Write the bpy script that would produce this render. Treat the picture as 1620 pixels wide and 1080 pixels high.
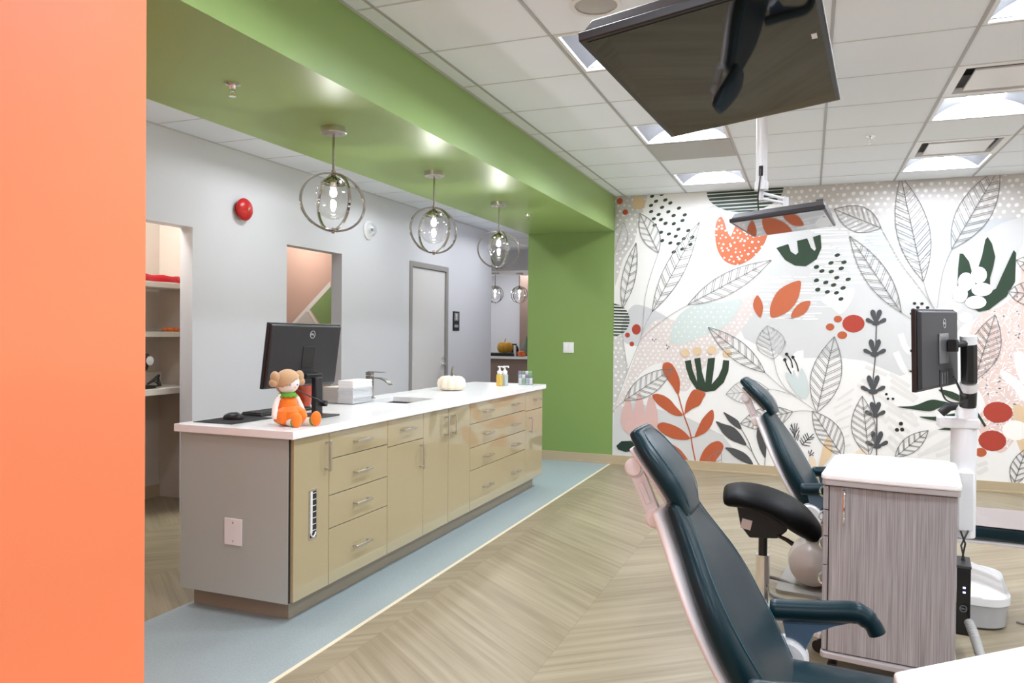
import bpy, math, random
from mathutils import Vector, Matrix
PI = math.pi
SC = bpy.context.scene
for o in list(bpy.data.objects): bpy.data.objects.remove(o)
COL = SC.collection
SC.view_settings.view_transform = 'Standard'
SC.view_settings.look = 'None'
SC.view_settings.gamma = 1.0
SC.view_settings.use_curve_mapping = False
SC.view_settings.exposure = 2.2
# ------------------------------------------------------------------ camera
cam = bpy.data.cameras.new('camera'); co = bpy.data.objects.new('camera', cam); COL.objects.link(co)
cam.sensor_width = 36.0; cam.lens = 1204.935 / 1620 * 36.0
cam.clip_start = 0.02; cam.clip_end = 100
R_ = Vector((0.93151251, 0.36358672, 0.00944119)); U_ = Vector((-0.01332203, 0.00816753, 0.9998779)); F_ = Vector((-0.36346521, 0.93152455, -0.01245187))
mw = Matrix(((R_.x, U_.x, -F_.x, 0), (R_.y, U_.y, -F_.y, 0), (R_.z, U_.z, -F_.z, 1.3826), (0, 0, 0, 1)))
co.matrix_world = mw
SC.camera = co
# ------------------------------------------------------------------ world and light levels
w = bpy.data.worlds.new('world'); SC.world = w; w.use_nodes = True
w.node_tree.nodes['Background'].inputs[0].default_value = (1, 1, 1, 1)
w.node_tree.nodes['Background'].inputs[1].default_value = 0.3
TROFFER_WATTS = 17.0     # diffuser radiance of the recessed ceiling lights
CORRIDOR_RADIANCE = 8.5
BULB = 130.0
# ------------------------------------------------------------------ room sizes
H = 2.812; YW = 7.861; XS = -1.92; XP = -2.884; ZS = 2.451; XB = -4.276; XR = 4.3; YB = -3.2
GX0, GXP, GY0, GYP = -1.81, 0.63, 2.93, 0.567

# ------------------------------------------------------------------ materials
MATS = {}
def lin(c):
    return tuple(((v/255)/12.92 if v/255 <= .04045 else (((v/255)+.055)/1.055)**2.4) for v in c)
def mat(name, col, rough=.5, metal=0.0, spec=.5, coat=0.0, emit=None, es=0.0, trans=0.0, alpha=1.0, sheen=0.0, coat_rough=.05):
    if name in MATS: return MATS[name]
    m = bpy.data.materials.new(name); m.use_nodes = True
    b = m.node_tree.nodes['Principled BSDF']
    b.inputs['Base Color'].default_value = (*col, 1); b.inputs['Roughness'].default_value = rough
    b.inputs['Metallic'].default_value = metal; b.inputs['Specular IOR Level'].default_value = spec
    b.inputs['Coat Weight'].default_value = coat; b.inputs['Coat Roughness'].default_value = coat_rough
    b.inputs['Sheen Weight'].default_value = sheen
    b.inputs['Transmission Weight'].default_value = trans; b.inputs['Alpha'].default_value = alpha
    if emit: b.inputs['Emission Color'].default_value = (*emit, 1); b.inputs['Emission Strength'].default_value = es
    MATS[name] = m; return m
def nodes_of(m): return m.node_tree.nodes, m.node_tree.links, m.node_tree.nodes['Principled BSDF']
def add_noise(m, scale, amt, c2=None, stretch=(1, 1, 1), bump=0.0, detail=4, bscale=None):
    """gentle procedural mottling and bump in object space"""
    N, L, b = nodes_of(m)
    tc = N.new('ShaderNodeTexCoord'); mp = N.new('ShaderNodeMapping'); mp.inputs['Scale'].default_value = stretch
    L.new(tc.outputs['Object'], mp.inputs['Vector'])
    nz = N.new('ShaderNodeTexNoise'); nz.inputs['Scale'].default_value = scale; nz.inputs['Detail'].default_value = detail
    L.new(mp.outputs[0], nz.inputs['Vector'])
    if amt > 0:
        base = tuple(b.inputs['Base Color'].default_value)
        c2 = (*c2, 1) if c2 else tuple(v*(1-amt) for v in base[:3]) + (1,)
        mx = N.new('ShaderNodeMix'); mx.data_type = 'RGBA'
        mx.inputs[6].default_value = base; mx.inputs[7].default_value = c2
        cr = N.new('ShaderNodeMapRange'); cr.inputs[1].default_value = .35; cr.inputs[2].default_value = .65
        L.new(nz.outputs['Fac'], cr.inputs[0]); L.new(cr.outputs[0], mx.inputs[0]); L.new(mx.outputs[2], b.inputs['Base Color'])
    if bump:
        n2 = nz
        if bscale:
            n2 = N.new('ShaderNodeTexNoise'); n2.inputs['Scale'].default_value = bscale; L.new(mp.outputs[0], n2.inputs['Vector'])
        bp = N.new('ShaderNodeBump'); bp.inputs['Strength'].default_value = bump; bp.inputs['Distance'].default_value = .002
        L.new(n2.outputs['Fac'], bp.inputs['Height']); L.new(bp.outputs[0], b.inputs['Normal'])
    return m
def thin_glass(name, tint=(1, 1, 1), rough=0.0, base=.08, edge=.75):
    """thin-walled clear glass or acrylic: fresnel mix of clear and mirror"""
    if name in MATS: return MATS[name]
    m = bpy.data.materials.new(name); m.use_nodes = True; N, L = m.node_tree.nodes, m.node_tree.links
    N.clear(); out = N.new('ShaderNodeOutputMaterial'); mx = N.new('ShaderNodeMixShader')
    t = N.new('ShaderNodeBsdfTransparent'); t.inputs[0].default_value = (*tint, 1)
    g = N.new('ShaderNodeBsdfGlossy'); g.inputs['Roughness'].default_value = rough
    lw = N.new('ShaderNodeLayerWeight'); lw.inputs[0].default_value = .35
    mr = N.new('ShaderNodeMapRange'); mr.inputs[3].default_value = base; mr.inputs[4].default_value = edge
    L.new(lw.outputs['Facing'], mr.inputs[0]); L.new(mr.outputs[0], mx.inputs[0])
    L.new(t.outputs[0], mx.inputs[1]); L.new(g.outputs[0], mx.inputs[2]); L.new(mx.outputs[0], out.inputs[0])
    MATS[name] = m; return m

# walls and ceiling
m_white_wall = add_noise(mat('white_wall_paint', lin((222, 222, 221)), .45), 260, 0, bump=.06)
m_grey_wall = add_noise(mat('pale_grey_wall_paint', lin((212, 212, 215)), .42), 260, 0, bump=.06)
m_green = add_noise(mat('green_wall_paint', lin((128, 156, 84)), .5), 300, 0, bump=.12)
m_green_soffit = add_noise(mat('green_soffit_paint', lin((149, 177, 104)), .42, spec=.35), 300, 0, bump=.04)
m_orange_wall = add_noise(mat('orange_wall_paint', lin((255, 140, 92)), .5), 300, 0, bump=.12)
m_tile = add_noise(mat('ceiling_tile', lin((243, 249, 255)), .9), 420, .02, bump=.25)
m_tbar = mat('ceiling_grid', lin((176, 176, 176)), .5)
m_tbar2 = mat('ceiling_grid_light', lin((205, 205, 205)), .5)
m_baseb = mat('tan_baseboard', lin((186, 168, 136)), .4)
m_black = mat('black_plastic', (.012, .012, .013), .38)
m_blackg = mat('black_gloss_plastic', (.010, .010, .011), .12)
m_dark = mat('dark_gap', (.02, .018, .016), .7)
m_whitep = mat('white_plastic', (.82, .82, .81), .3)
m_whitem = mat('white_metal', (.84, .84, .84), .28)
m_nickel = mat('brushed_nickel', (.62, .59, .55), .3, 1.0)
m_chrome = mat('chrome', (.86, .86, .86), .06, 1.0)
m_pnickel = mat('polished_nickel', (.50, .47, .43), .06, 1.0)
m_quartz = add_noise(mat('white_quartz', lin((250, 249, 246)), .16), 180, .03)
m_beige_gloss = add_noise(mat('khaki_gloss_laminate', lin((176, 161, 121)), .3, coat=1.0, coat_rough=.03), 600, .05)
MATS['khaki_gloss_laminate'].node_tree.nodes['Principled BSDF'].inputs['Coat IOR'].default_value = 1.75
m_beige_side = add_noise(mat('khaki_panel_bounce_offset', lin((176, 184, 176)), .32), 600, .04)  # khaki laminate greened in its colour to offset the orange wall's bounce light
m_glass = thin_glass('clear_glass', base=.04, edge=.5)
m_acryl = thin_glass('clear_acrylic', (.96, .97, .98), .03, .05, .45)
m_diff = mat('light_diffuser', (.9, .9, .9), .5, emit=(.93, 1.0, 1.13), es=TROFFER_WATTS)
m_refl = mat('light_reflector_dimmed', (.075, .075, .078), .45)  # coloured dark so the lit reflectors read dim beside the diffuser
m_refl_end = mat('light_reflector_end_bright', (.45, .45, .45), .45)  # same reflector coloured lighter, standing for the brightly lit end
m_bulb = mat('bulb_glow', (1, 1, 1), .5, emit=(1, .97, .95), es=BULB)

# ------------------------------------------------------------------ mesh builder
class MB:
    def __init__(s): s.v = []; s.f = []; s.m = []
    def add(s, vs, fs, mi=0):
        n = len(s.v); s.v += [tuple(v) for v in vs]; s.f += [tuple(i+n for i in f) for f in fs]; s.m += [mi]*len(fs); return s
    def box(s, c, d, mi=0, rot=None):
        x, y, z = d[0]/2, d[1]/2, d[2]/2
        vs = [Vector((a*x, b*y, e*z)) for e in (-1, 1) for b in (-1, 1) for a in (-1, 1)]
        if rot is not None: vs = [rot @ v for v in vs]
        return s.add([v+Vector(c) for v in vs], [(0, 2, 3, 1), (4, 5, 7, 6), (0, 1, 5, 4), (2, 6, 7, 3), (0, 4, 6, 2), (1, 3, 7, 5)], mi)
    def span(s, x0, x1, y0, y1, z0, z1, mi=0):
        return s.box(((x0+x1)/2, (y0+y1)/2, (z0+z1)/2), (x1-x0, y1-y0, z1-z0), mi)
    def loft(s, rings, mi=0, caps=True, closed=False):
        n = len(rings[0]); vs = [p for r in rings for p in r]; fs = []
        K = len(rings)
        for k in range(K if closed else K-1):
            a, b = k*n, ((k+1) % K)*n
            for i in range(n): j = (i+1) % n; fs.append((a+i, a+j, b+j, b+i))
        if caps and not closed: fs.append(tuple(range(n))[::-1]); fs.append(tuple((K-1)*n+i for i in range(n)))
        return s.add(vs, fs, mi)
    def tube(s, pts, r, seg=10, mi=0, caps=True, flat=1.0, closed=False):
        pts = [Vector(p) for p in pts]; rings = []; up = Vector((0, 0, 1)); prev = None; K = len(pts)
        for i, p in enumerate(pts):
            if closed: t = pts[(i+1) % K]-pts[i-1]
            else: t = (pts[min(i+1, K-1)]-pts[max(i-1, 0)])
            t.normalize()
            if prev is None:
                a = up.cross(t)
                if a.length < .05: a = Vector((1, 0, 0)).cross(t)
            else: a = prev - t*prev.dot(t)
            a.normalize(); prev = a; b = t.cross(a)
            rr = r[i] if isinstance(r, (list, tuple)) else r
            rings.append([p + a*math.cos(2*PI*k/seg)*rr*flat + b*math.sin(2*PI*k/seg)*rr for k in range(seg)])
        return s.loft(rings, mi, caps, closed)
    def cyl(s, p0, p1, r0, r1=None, seg=20, mi=0):
        return s.tube([p0, p1], [r0, r0 if r1 is None else r1], seg, mi)
    def lathe(s, prof, c=(0, 0, 0), seg=28, mi=0, ax='z', caps=False, lobes=0, lobe=0.0):
        rings = []
        for r, h in prof:
            ring = []
            for k in range(seg):
                a = 2*PI*k/seg; q = r*(1-lobe*(1-abs(math.sin(a*lobes/2))**.6)) if lobes else r
                u, v = q*math.cos(a), q*math.sin(a)
                p = {'z': (u, v, h), 'x': (h, u, v), 'y': (v, h, u)}[ax]
                ring.append(Vector(p)+Vector(c))
            rings.append(ring)
        return s.loft(rings, mi, caps)
    def ell(s, c, r, seg=20, rings=12, mi=0, rot=None):
        vs = []; fs = []; c = Vector(c)
        for i in range(rings+1):
            th = PI*i/rings
            for k in range(seg):
                a = 2*PI*k/seg; p = Vector((r[0]*math.sin(th)*math.cos(a), r[1]*math.sin(th)*math.sin(a), r[2]*math.cos(th)))
                if rot is not None: p = rot @ p
                vs.append(p+c)
        for i in range(rings):
            for k in range(seg):
                j = (k+1) % seg; fs.append((i*seg+k, (i+1)*seg+k, (i+1)*seg+j, i*seg+j))
        return s.add(vs, fs, mi)
    def prism(s, poly, h0, h1, ax='z', mi=0):
        """poly in the plane across ax, extruded h0..h1"""
        f = {'z': lambda u, v, h: (u, v, h), 'y': lambda u, v, h: (u, h, v), 'x': lambda u, v, h: (h, u, v)}[ax]
        n = len(poly); vs = [f(u, v, h0) for u, v in poly]+[f(u, v, h1) for u, v in poly]
        fs = [tuple(range(n))[::-1], tuple(range(n, 2*n))]+[(i, (i+1) % n, (i+1) % n+n, i+n) for i in range(n)]
        return s.add(vs, fs, mi)
    def cells(s, xs, ys, zs, keep, mi=0):
        nx, ny, nz = len(xs)-1, len(ys)-1, len(zs)-1
        K = lambda i, j, k: 0 <= i < nx and 0 <= j < ny and 0 <= k < nz and keep(i, j, k)
        for i in range(nx):
            for j in range(ny):
                for k in range(nz):
                    if not K(i, j, k): continue
                    x0, x1, y0, y1, z0, z1 = xs[i], xs[i+1], ys[j], ys[j+1], zs[k], zs[k+1]
                    if not K(i-1, j, k): s.add([(x0, y0, z0), (x0, y0, z1), (x0, y1, z1), (x0, y1, z0)], [(0, 1, 2, 3)], mi)
                    if not K(i+1, j, k): s.add([(x1, y0, z0), (x1, y1, z0), (x1, y1, z1), (x1, y0, z1)], [(0, 1, 2, 3)], mi)
                    if not K(i, j-1, k): s.add([(x0, y0, z0), (x1, y0, z0), (x1, y0, z1), (x0, y0, z1)], [(0, 1, 2, 3)], mi)
                    if not K(i, j+1, k): s.add([(x0, y1, z0), (x0, y1, z1), (x1, y1, z1), (x1, y1, z0)], [(0, 1, 2, 3)], mi)
                    if not K(i, j, k-1): s.add([(x0, y0, z0), (x0, y1, z0), (x1, y1, z0), (x1, y0, z0)], [(0, 1, 2, 3)], mi)
                    if not K(i, j, k+1): s.add([(x0, y0, z1), (x1, y0, z1), (x1, y1, z1), (x0, y1, z1)], [(0, 1, 2, 3)], mi)
        return s
    def build(s, name, mats, parent=None, bevel=0.0, sub=0, smooth=True, label=None, weld=True, ang=35):
        me = bpy.data.meshes.new(name); me.from_pydata(s.v, [], s.f)
        if not isinstance(mats, (list, tuple)): mats = [mats]
        for m in mats: me.materials.append(m)
        me.polygons.foreach_set('material_index', s.m); me.update()
        import bmesh
        bm = bmesh.new(); bm.from_mesh(me)
        if weld: bmesh.ops.remove_doubles(bm, verts=bm.verts, dist=1e-6)
        bmesh.ops.recalc_face_normals(bm, faces=bm.faces); bm.to_mesh(me); bm.free()
        if smooth:
            me.polygons.foreach_set('use_smooth', [True]*len(me.polygons))
            if not sub: me.set_sharp_from_angle(angle=math.radians(ang))
        o = bpy.data.objects.new(name, me); COL.objects.link(o)
        if parent is not None: o.parent = parent
        if bevel:
            b = o.modifiers.new('bevel', 'BEVEL'); b.width = bevel; b.segments = 2; b.limit_method = 'ANGLE'; b.angle_limit = math.radians(40)
        if sub:
            q = o.modifiers.new('subdivision', 'SUBSURF'); q.levels = sub; q.render_levels = sub
        if label: o['label'] = label
        return o
def tag(o, label, cat, group=None, kind=None):
    o['label'] = label; o['category'] = cat
    if group: o['group'] = group
    if kind: o['kind'] = kind
    return o
def thing(name, label, cat, loc=(0, 0, 0), rz=0.0, group=None, M=None):
    o = bpy.data.objects.new(name, None); COL.objects.link(o); o.empty_display_size = .05
    if M is not None: o.matrix_world = M
    else: o.location = loc; o.rotation_euler = (0, 0, rz)
    return tag(o, label, cat, group)
def struct(o): o['kind'] = 'structure'; return o
def dup(o, parent=None):
    c = o.copy(); COL.objects.link(c)
    if parent is not None: c.parent = parent
    for ch in list(o.children): dup(ch, c)
    return c
def RZ(a): return Matrix.Rotation(a, 3, 'Z')
def RY(a): return Matrix.Rotation(a, 3, 'Y')
def RX(a): return Matrix.Rotation(a, 3, 'X')
def text_mesh(name, s, size, mtx, material, parent, depth=.0006, font_sx=1.0):
    """lettering as a mesh"""
    cu = bpy.data.curves.new(name, 'FONT'); cu.body = s; cu.size = size; cu.align_x = 'CENTER'; cu.align_y = 'CENTER'; cu.extrude = depth
    to = bpy.data.objects.new(name, cu); COL.objects.link(to)
    dg = bpy.context.evaluated_depsgraph_get(); me = bpy.data.meshes.new_from_object(to.evaluated_get(dg))
    bpy.data.objects.remove(to)
    me.materials.clear(); me.materials.append(material)
    o = bpy.data.objects.new(name, me); COL.objects.link(o); o.parent = parent; o.matrix_local = mtx
    return o
def catmull(pts, closed=True, n=6):
    out = []; K = len(pts)
    for i in range(K if closed else K-1):
        p0 = pts[i-1] if closed or i > 0 else pts[0]; p1 = pts[i]; p2 = pts[(i+1) % K]; p3 = pts[(i+2) % K] if closed or i+2 < K else pts[-1]
        for k in range(n):
            t = k/n
            out.append(tuple(.5*((2*p1[a])+(-p0[a]+p2[a])*t+(2*p0[a]-5*p1[a]+4*p2[a]-p3[a])*t*t+(-p0[a]+3*p1[a]-3*p2[a]+p3[a])*t**3) for a in range(len(p1))))
    if not closed: out.append(tuple(pts[-1]))
    return out

# ================================================================== FLOOR
def floor_material():
    m = mat('herringbone_vinyl', (.4, .35, .25), .36); N, L, b = nodes_of(m)
    tc = N.new('ShaderNodeTexCoord'); sep = N.new('ShaderNodeSeparateXYZ'); L.new(tc.outputs['Object'], sep.inputs[0])
    def mth(op, a, c=None, d=None):
        n = N.new('ShaderNodeMath'); n.operation = op
        for i, v in enumerate((a, c, d)):
            if v is None: continue
            if isinstance(v, (int, float)): n.inputs[i].default_value = v
            else: L.new(v, n.inputs[i])
        return n.outputs[0]
    W, P, SL = .795, .252, .78
    X = mth('ADD', sep.outputs[0], 1.81+10*W); cx = mth('DIVIDE', X, W); ci = mth('FLOOR', cx)
    u = mth('MULTIPLY', mth('FRACT', cx), W)                       # across the column
    par = mth('MODULO', ci, 2.0)                                   # 0: planks fall to +x, 1: rise
    sgn = mth('SUBTRACT', mth('MULTIPLY', par, -2.0), -1.0)        # +1 / -1
    s = mth('ADD', sep.outputs[1], mth('MULTIPLY', mth('MULTIPLY', u, sgn), SL))
    s = mth('ADD', s, mth('MULTIPLY', par, SL*W))
    sp = mth('DIVIDE', s, P); si = mth('FLOOR', sp); sf = mth('FRACT', sp)
    # random per plank
    cmb = N.new('ShaderNodeCombineXYZ'); L.new(ci, cmb.inputs[0]); L.new(si, cmb.inputs[1])
    wn = N.new('ShaderNodeTexWhiteNoise'); wn.noise_dimensions = '3D'; L.new(cmb.outputs[0], wn.inputs['Vector'])
    # grain coordinates: along the plank is u, across it is s
    g = N.new('ShaderNodeCombineXYZ'); L.new(mth('MULTIPLY', u, 1.3), g.inputs[0]); L.new(mth('MULTIPLY', s, 20.0), g.inputs[1]); L.new(mth('MULTIPLY', wn.outputs['Value'], 17.0), g.inputs[2])
    n1 = N.new('ShaderNodeTexNoise'); n1.inputs['Scale'].default_value = 1.0; n1.inputs['Detail'].default_value = 3; L.new(g.outputs[0], n1.inputs['Vector'])
    g2 = N.new('ShaderNodeCombineXYZ'); L.new(mth('MULTIPLY', u, 3.0), g2.inputs[0]); L.new(mth('MULTIPLY', s, 85.0), g2.inputs[1]); L.new(ci, g2.inputs[2])
    n2 = N.new('ShaderNodeTexNoise'); n2.inputs['Scale'].default_value = 1.0; n2.inputs['Detail'].default_value = 2; L.new(g2.outputs[0], n2.inputs['Vector'])
    v = mth('ADD', mth('MULTIPLY', n1.outputs['Fac'], .75), mth('MULTIPLY', n2.outputs['Fac'], .25))
    v = mth('ADD', v, mth('MULTIPLY', mth('SUBTRACT', wn.outputs['Value'], .5), .10))
    cr = N.new('ShaderNodeValToRGB'); cr.color_ramp.elements[0].position = .33; cr.color_ramp.elements[1].position = .66
    cr.color_ramp.elements[0].color = (*lin((130, 117, 93)), 1); cr.color_ramp.elements[1].color = (*lin((158, 146, 120)), 1)
    L.new(v, cr.inputs[0])
    # seams
    e = mth('LESS_THAN', mth('MINIMUM', sf, mth('SUBTRACT', 1.0, sf)), .008)
    e2 = mth('LESS_THAN', mth('MINIMUM', u, mth('SUBTRACT', W, u)), .0015)
    em = mth('MULTIPLY', mth('MAXIMUM', e, e2), .5)
    mx = N.new('ShaderNodeMix'); mx.data_type = 'RGBA'; L.new(em, mx.inputs[0]); L.new(cr.outputs[0], mx.inputs[6]); mx.inputs[7].default_value = (*lin((110, 95, 72)), 1)
    L.new(mx.outputs[2], b.inputs['Base Color'])
    return m
m_floor = floor_material()
m_blue = mat('blue_grey_vinyl', lin((158, 171, 171)), .45)
add_noise(m_blue, 140, .16, detail=6)
fl = MB(); fl.span(-9, XR+.2, YB-.2, 16, -.12, 0)
struct(fl.build('floor', m_floor))
bl = MB(); bl.span(-2.90, -1.955, 1.0, YW, 0, .0015)
struct(bl.build('trim_1', m_blue))['label'] = 'blue grey vinyl band in the floor under the island'
ws = MB(); ws.span(-1.955, -1.935, 1.0, YW, 0, .0025)
struct(ws.build('trim_2', mat('cream_strip', lin((226, 216, 188)), .4)))

# ================================================================== WALLS
def slab_y(name, y0, y1, x0, x1, z0, z1, m, holes=()):
    xs = sorted({x0, x1, *[h[0] for h in holes], *[h[1] for h in holes]}); zs = sorted({z0, z1, *[h[2] for h in holes], *[h[3] for h in holes]})
    def keep(i, j, k):
        cx, cz = (xs[i]+xs[i+1])/2, (zs[k]+zs[k+1])/2
        return not any(h[0] < cx < h[1] and h[2] < cz < h[3] for h in holes)
    return struct(MB().cells(xs, [y0, y1], zs, keep).build(name, m))
def slab_x(name, x0, x1, y0, y1, z0, z1, m, holes=()):
    ys = sorted({y0, y1, *[h[0] for h in holes], *[h[1] for h in holes]}); zs = sorted({z0, z1, *[h[2] for h in holes], *[h[3] for h in holes]})
    def keep(i, j, k):
        cy, cz = (ys[j]+ys[j+1])/2, (zs[k]+zs[k+1])/2
        return not any(h[0] < cy < h[1] and h[2] < cz < h[3] for h in holes)
    return struct(MB().cells([x0, x1], ys, zs, keep).build(name, m))
slab_y('wall_back', YW, YW+.15, XP, XR, 0, H+.1, m_green)
slab_x('wall_right', XR, XR+.15, YB, YW+.15, 0, H+.1, m_white_wall)
slab_y('wall_front', YB-.15, YB, -9, XR+.15, 0, H+.1, m_white_wall)
slab_x('wall_left', XB-.12, XB, YB, 10.12, 0, H+.1, m_grey_wall, holes=((2.6, 4.415, 0, 2.137), (5.51, 6.354, 0, 2.132), (7.758, 8.653, 0, 2.135)))
slab_x('wall_pier', XP, XS, YB, 1.789, 0, ZS, m_orange_wall)
slab_x('wall_corridor', XP-.02, XP+.12, YW+.15, 15.0, 0, H+.1, m_grey_wall)
# green soffit over the island
so = MB(); so.span(XP, XS, YB, YW, ZS, H+.1)
struct(so.build('wall_soffit', m_green_soffit))
# closet, passage and far room shells
slab_x('wall_closet_back', -5.12, -5.0, 2.4, 4.92, 0, 2.7, mat('warm_white_paint', lin((214, 206, 194)), .5))
slab_y('wall_closet_side', 4.80, 4.92, -5.0, XB-.12, 0, 2.7, MATS['warm_white_paint'])
slab_y('wall_closet_end', 2.4, 2.52, -5.0, XB-.12, 0, 2.7, MATS['warm_white_paint'])
struct(MB().span(-5.12, XB-.12, 2.4, 4.92, 2.7, 2.75).build('ceiling_closet', m_tile))
m_pink_wall = mat('dusty_pink_paint', lin((196, 160, 142)), .5)
slab_x('wall_passage', -5.42, -5.30, 4.95, 9.3, 0, 2.75, m_pink_wall)
slab_y('wall_passage_end', 9.3, 9.42, -5.42, XB-.12, 0, 2.75, m_grey_wall)
slab_y('wall_passage_start', 4.93, 5.05, -5.30, XB-.12, 0, 2.75, m_grey_wall)
struct(MB().span(-5.42, XB-.12, 4.95, 9.42, 2.75, 2.8).build('ceiling_passage', m_tile))
slab_y('wall_far', 15.0, 15.15, -9, XP+.12, 0, H+.1, m_grey_wall)
slab_x('wall_far_left', -9.1, -9.0, 10.0, 15.1, 0, H+.1, m_grey_wall)
slab_y('wall_far_near', 9.98, 10.12, -9, XB-.12, 0, H+.1, m_grey_wall)
slab_y('wall_far_column', 14.3, 15.0, -5.42, -4.4, 0, H+.1, mat('brown_wall_paint', lin((132, 110, 98)), .6))
# ---- ceiling: grid of tiles with openings for the recessed fittings
TROF = []
for bx in (0, 3, 6): TROF += [(bx+1, r) for r in (-10, -7, -4, -2+0, 1, 4, 7) if True]
GXS = [GX0+GXP*i for i in range(-4, 10)]
def cell(ci, ri): return GX0+GXP*ci, GX0+GXP*(ci+1), GY0+GYP*ri, GY0+GYP*(ri+1)
ROOM_T = [(ci, ri) for ci in (1, 4, 7) for ri in (-9, -6, -2, 1, 4, 7)]
COR_FILL = [(-3, ri) for ri in (-5, -1, 3, 6, 9, 11)]  # added fittings, hidden by the soffit, to brighten the corridor wall
FAR_FILL = [(-9, 14), (-6, 17), (-6, 19), (-11, 18)]  # added fittings that brighten the far room
VENTS = [(4, 3), (4, 6)]
holes = set(ROOM_T+COR_FILL+FAR_FILL+VENTS)
cb = MB()
for ci in range(-12, 10):
    for ri in range(-11, 22):
        x0, x1, y0, y1 = cell(ci, ri)
        if (ci, ri) in holes: continue
        cb.add([(x0, y0, H), (x1, y0, H), (x1, y1, H), (x0, y1, H)], [(0, 1, 2, 3)], 0)
def near(x): return (XP+.1 < x < XS-.03)
for ci in range(-12, 11):
    x = GX0+GXP*ci
    if near(x): continue
    cb.span(x-.008, x+.008, YB, 15, H-.004, H+.002, 1)
for ri in range(-11, 22):
    y = GY0+GYP*ri
    cb.span(XS-.01 if y < YW else XP, XR, y-.005, y+.005, H-.0015, H+.002, 2)
    cb.span(-9, XP, y-.005, y+.005, H-.0015, H+.002, 2)
for (a, b, c, d) in ((XS, XS+.02, YB, YW), (XP-.02, XP, YB, YW), (XB, XB+.02, YB, 10)): cb.span(a, b, c, d, H-.003, H+.001, 2)
cb.span(XS, XR, YW-.02, YW-.0002, H-.003, H+.001, 2)
struct(cb.build('ceiling', [m_tile, m_tbar, m_tbar2], smooth=False))
struct(MB().span(-9.2, XR+.2, YB-.2, 15.2, H+.28, H+.33).build('ceiling_deck', m_dark))
# ---- baseboards
bb = MB(); bb.span(XP, XR, YW-.014, YW, 0, .098); bb.span(XP, XR, YW-.018, YW-.014, 0, .02)
struct(bb.build('baseboard_back', m_baseb, bevel=.003))
bb = MB(); bb.span(XB, XB+.012, YB, 2.6, 0, .1); bb.span(XB, XB+.012, 4.415, 5.51, 0, .1); bb.span(XB, XB+.012, 6.354, 7.7, 0, .1); bb.span(XB, XB+.012, 8.71, 10.12, 0, .1)
struct(bb.build('baseboard_left', m_baseb, bevel=.003))
struct(MB().span(XR-.014, XR, YB, YW-.02, 0, .1).build('baseboard_right', m_baseb))
struct(MB().span(-5.0, -4.99, 2.52, 4.8, 0, .1).build('baseboard_closet', m_baseb))
# ---- door in the grey wall
m_frame = mat('grey_door_frame', lin((150, 146, 142)), .4); m_door = mat('pale_grey_door', lin((212, 209, 206)), .4)
dr = MB(); Y0, Y1, Z1 = 7.738, 8.673, 2.165
dr.span(XB-.13, XB+.012, Y0-.03, Y0+.03, 0, Z1+.025); dr.span(XB-.13, XB+.012, Y1-.03, Y1+.03, 0, Z1+.025); dr.span(XB-.13, XB+.012, Y0+.03, Y1-.03, Z1-.035, Z1+.025)
do = struct(dr.build('door_1', m_frame, bevel=.003))
MB().span(XB-.05, XB-.01, Y0+.033, Y1-.033, .01, Z1-.038).build('door_leaf', m_door, do, bevel=.002)
for z in (.35, 1.12, 1.9):
    MB().cyl((XB+.002, Y0+.034, z-.055), (XB+.002, Y0+.034, z+.055), .009, seg=10).build('hinge', m_nickel, do)
hd = MB(); hd.cyl((XB-.01, 8.59, .98), (XB+.012, 8.59, .98), .032); hd.tube([(XB+.01, 8.59, .98), (XB+.05, 8.585, .98), (XB+.055, 8.55, .98), (XB+.055, 8.47, .975)], .010)
hd.cyl((XB-.01, 8.59, 1.06), (XB+.01, 8.59, 1.06), .022)
hd.build('door_handle', m_chrome, do)
# ---- painted shapes on the passage wall seen through the opening
pw = MB(); X = -5.2995
pw.add([(X, 6.55, 1.20), (X, 6.93, 1.464), (X, 7.64, 1.97), (X, 7.64, 1.90), (X, 7.23, 1.611), (X, 7.02, 1.464), (X, 6.66, 1.20)], [(0, 1, 2, 3, 4, 5, 6)], 0)
pw.add([(X, 7.19, 1.611), (X, 7.235, 1.611), (X, 7.80, 1.10), (X, 7.72, 1.10)], [(0, 1, 2, 3)], 0)
pw.add([(X+.0005, 7.25, 1.62), (X+.0005, 7.9, 2.08), (X+.0005, 7.9, 1.06)], [(0, 1, 2)], 1)
pw.add([(X+.0003, 7.18, 1.60), (X+.0003, 6.70, 1.24), (X+.0003, 6.70, .3), (X+.0003, 7.9, .3), (X+.0003, 7.70, 1.12)], [(0, 1, 2, 3, 4)], 2)
tag(pw.build('painted_wall_shapes', [mat('shape_white', lin((222, 216, 208)), .5), mat('shape_green', lin((128, 150, 92)), .5), mat('shape_grey', lin((198, 188, 178)), .5)], smooth=False),
    'white stripes and green triangle painted on the pink wall inside the tall opening', 'wall painting')

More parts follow.
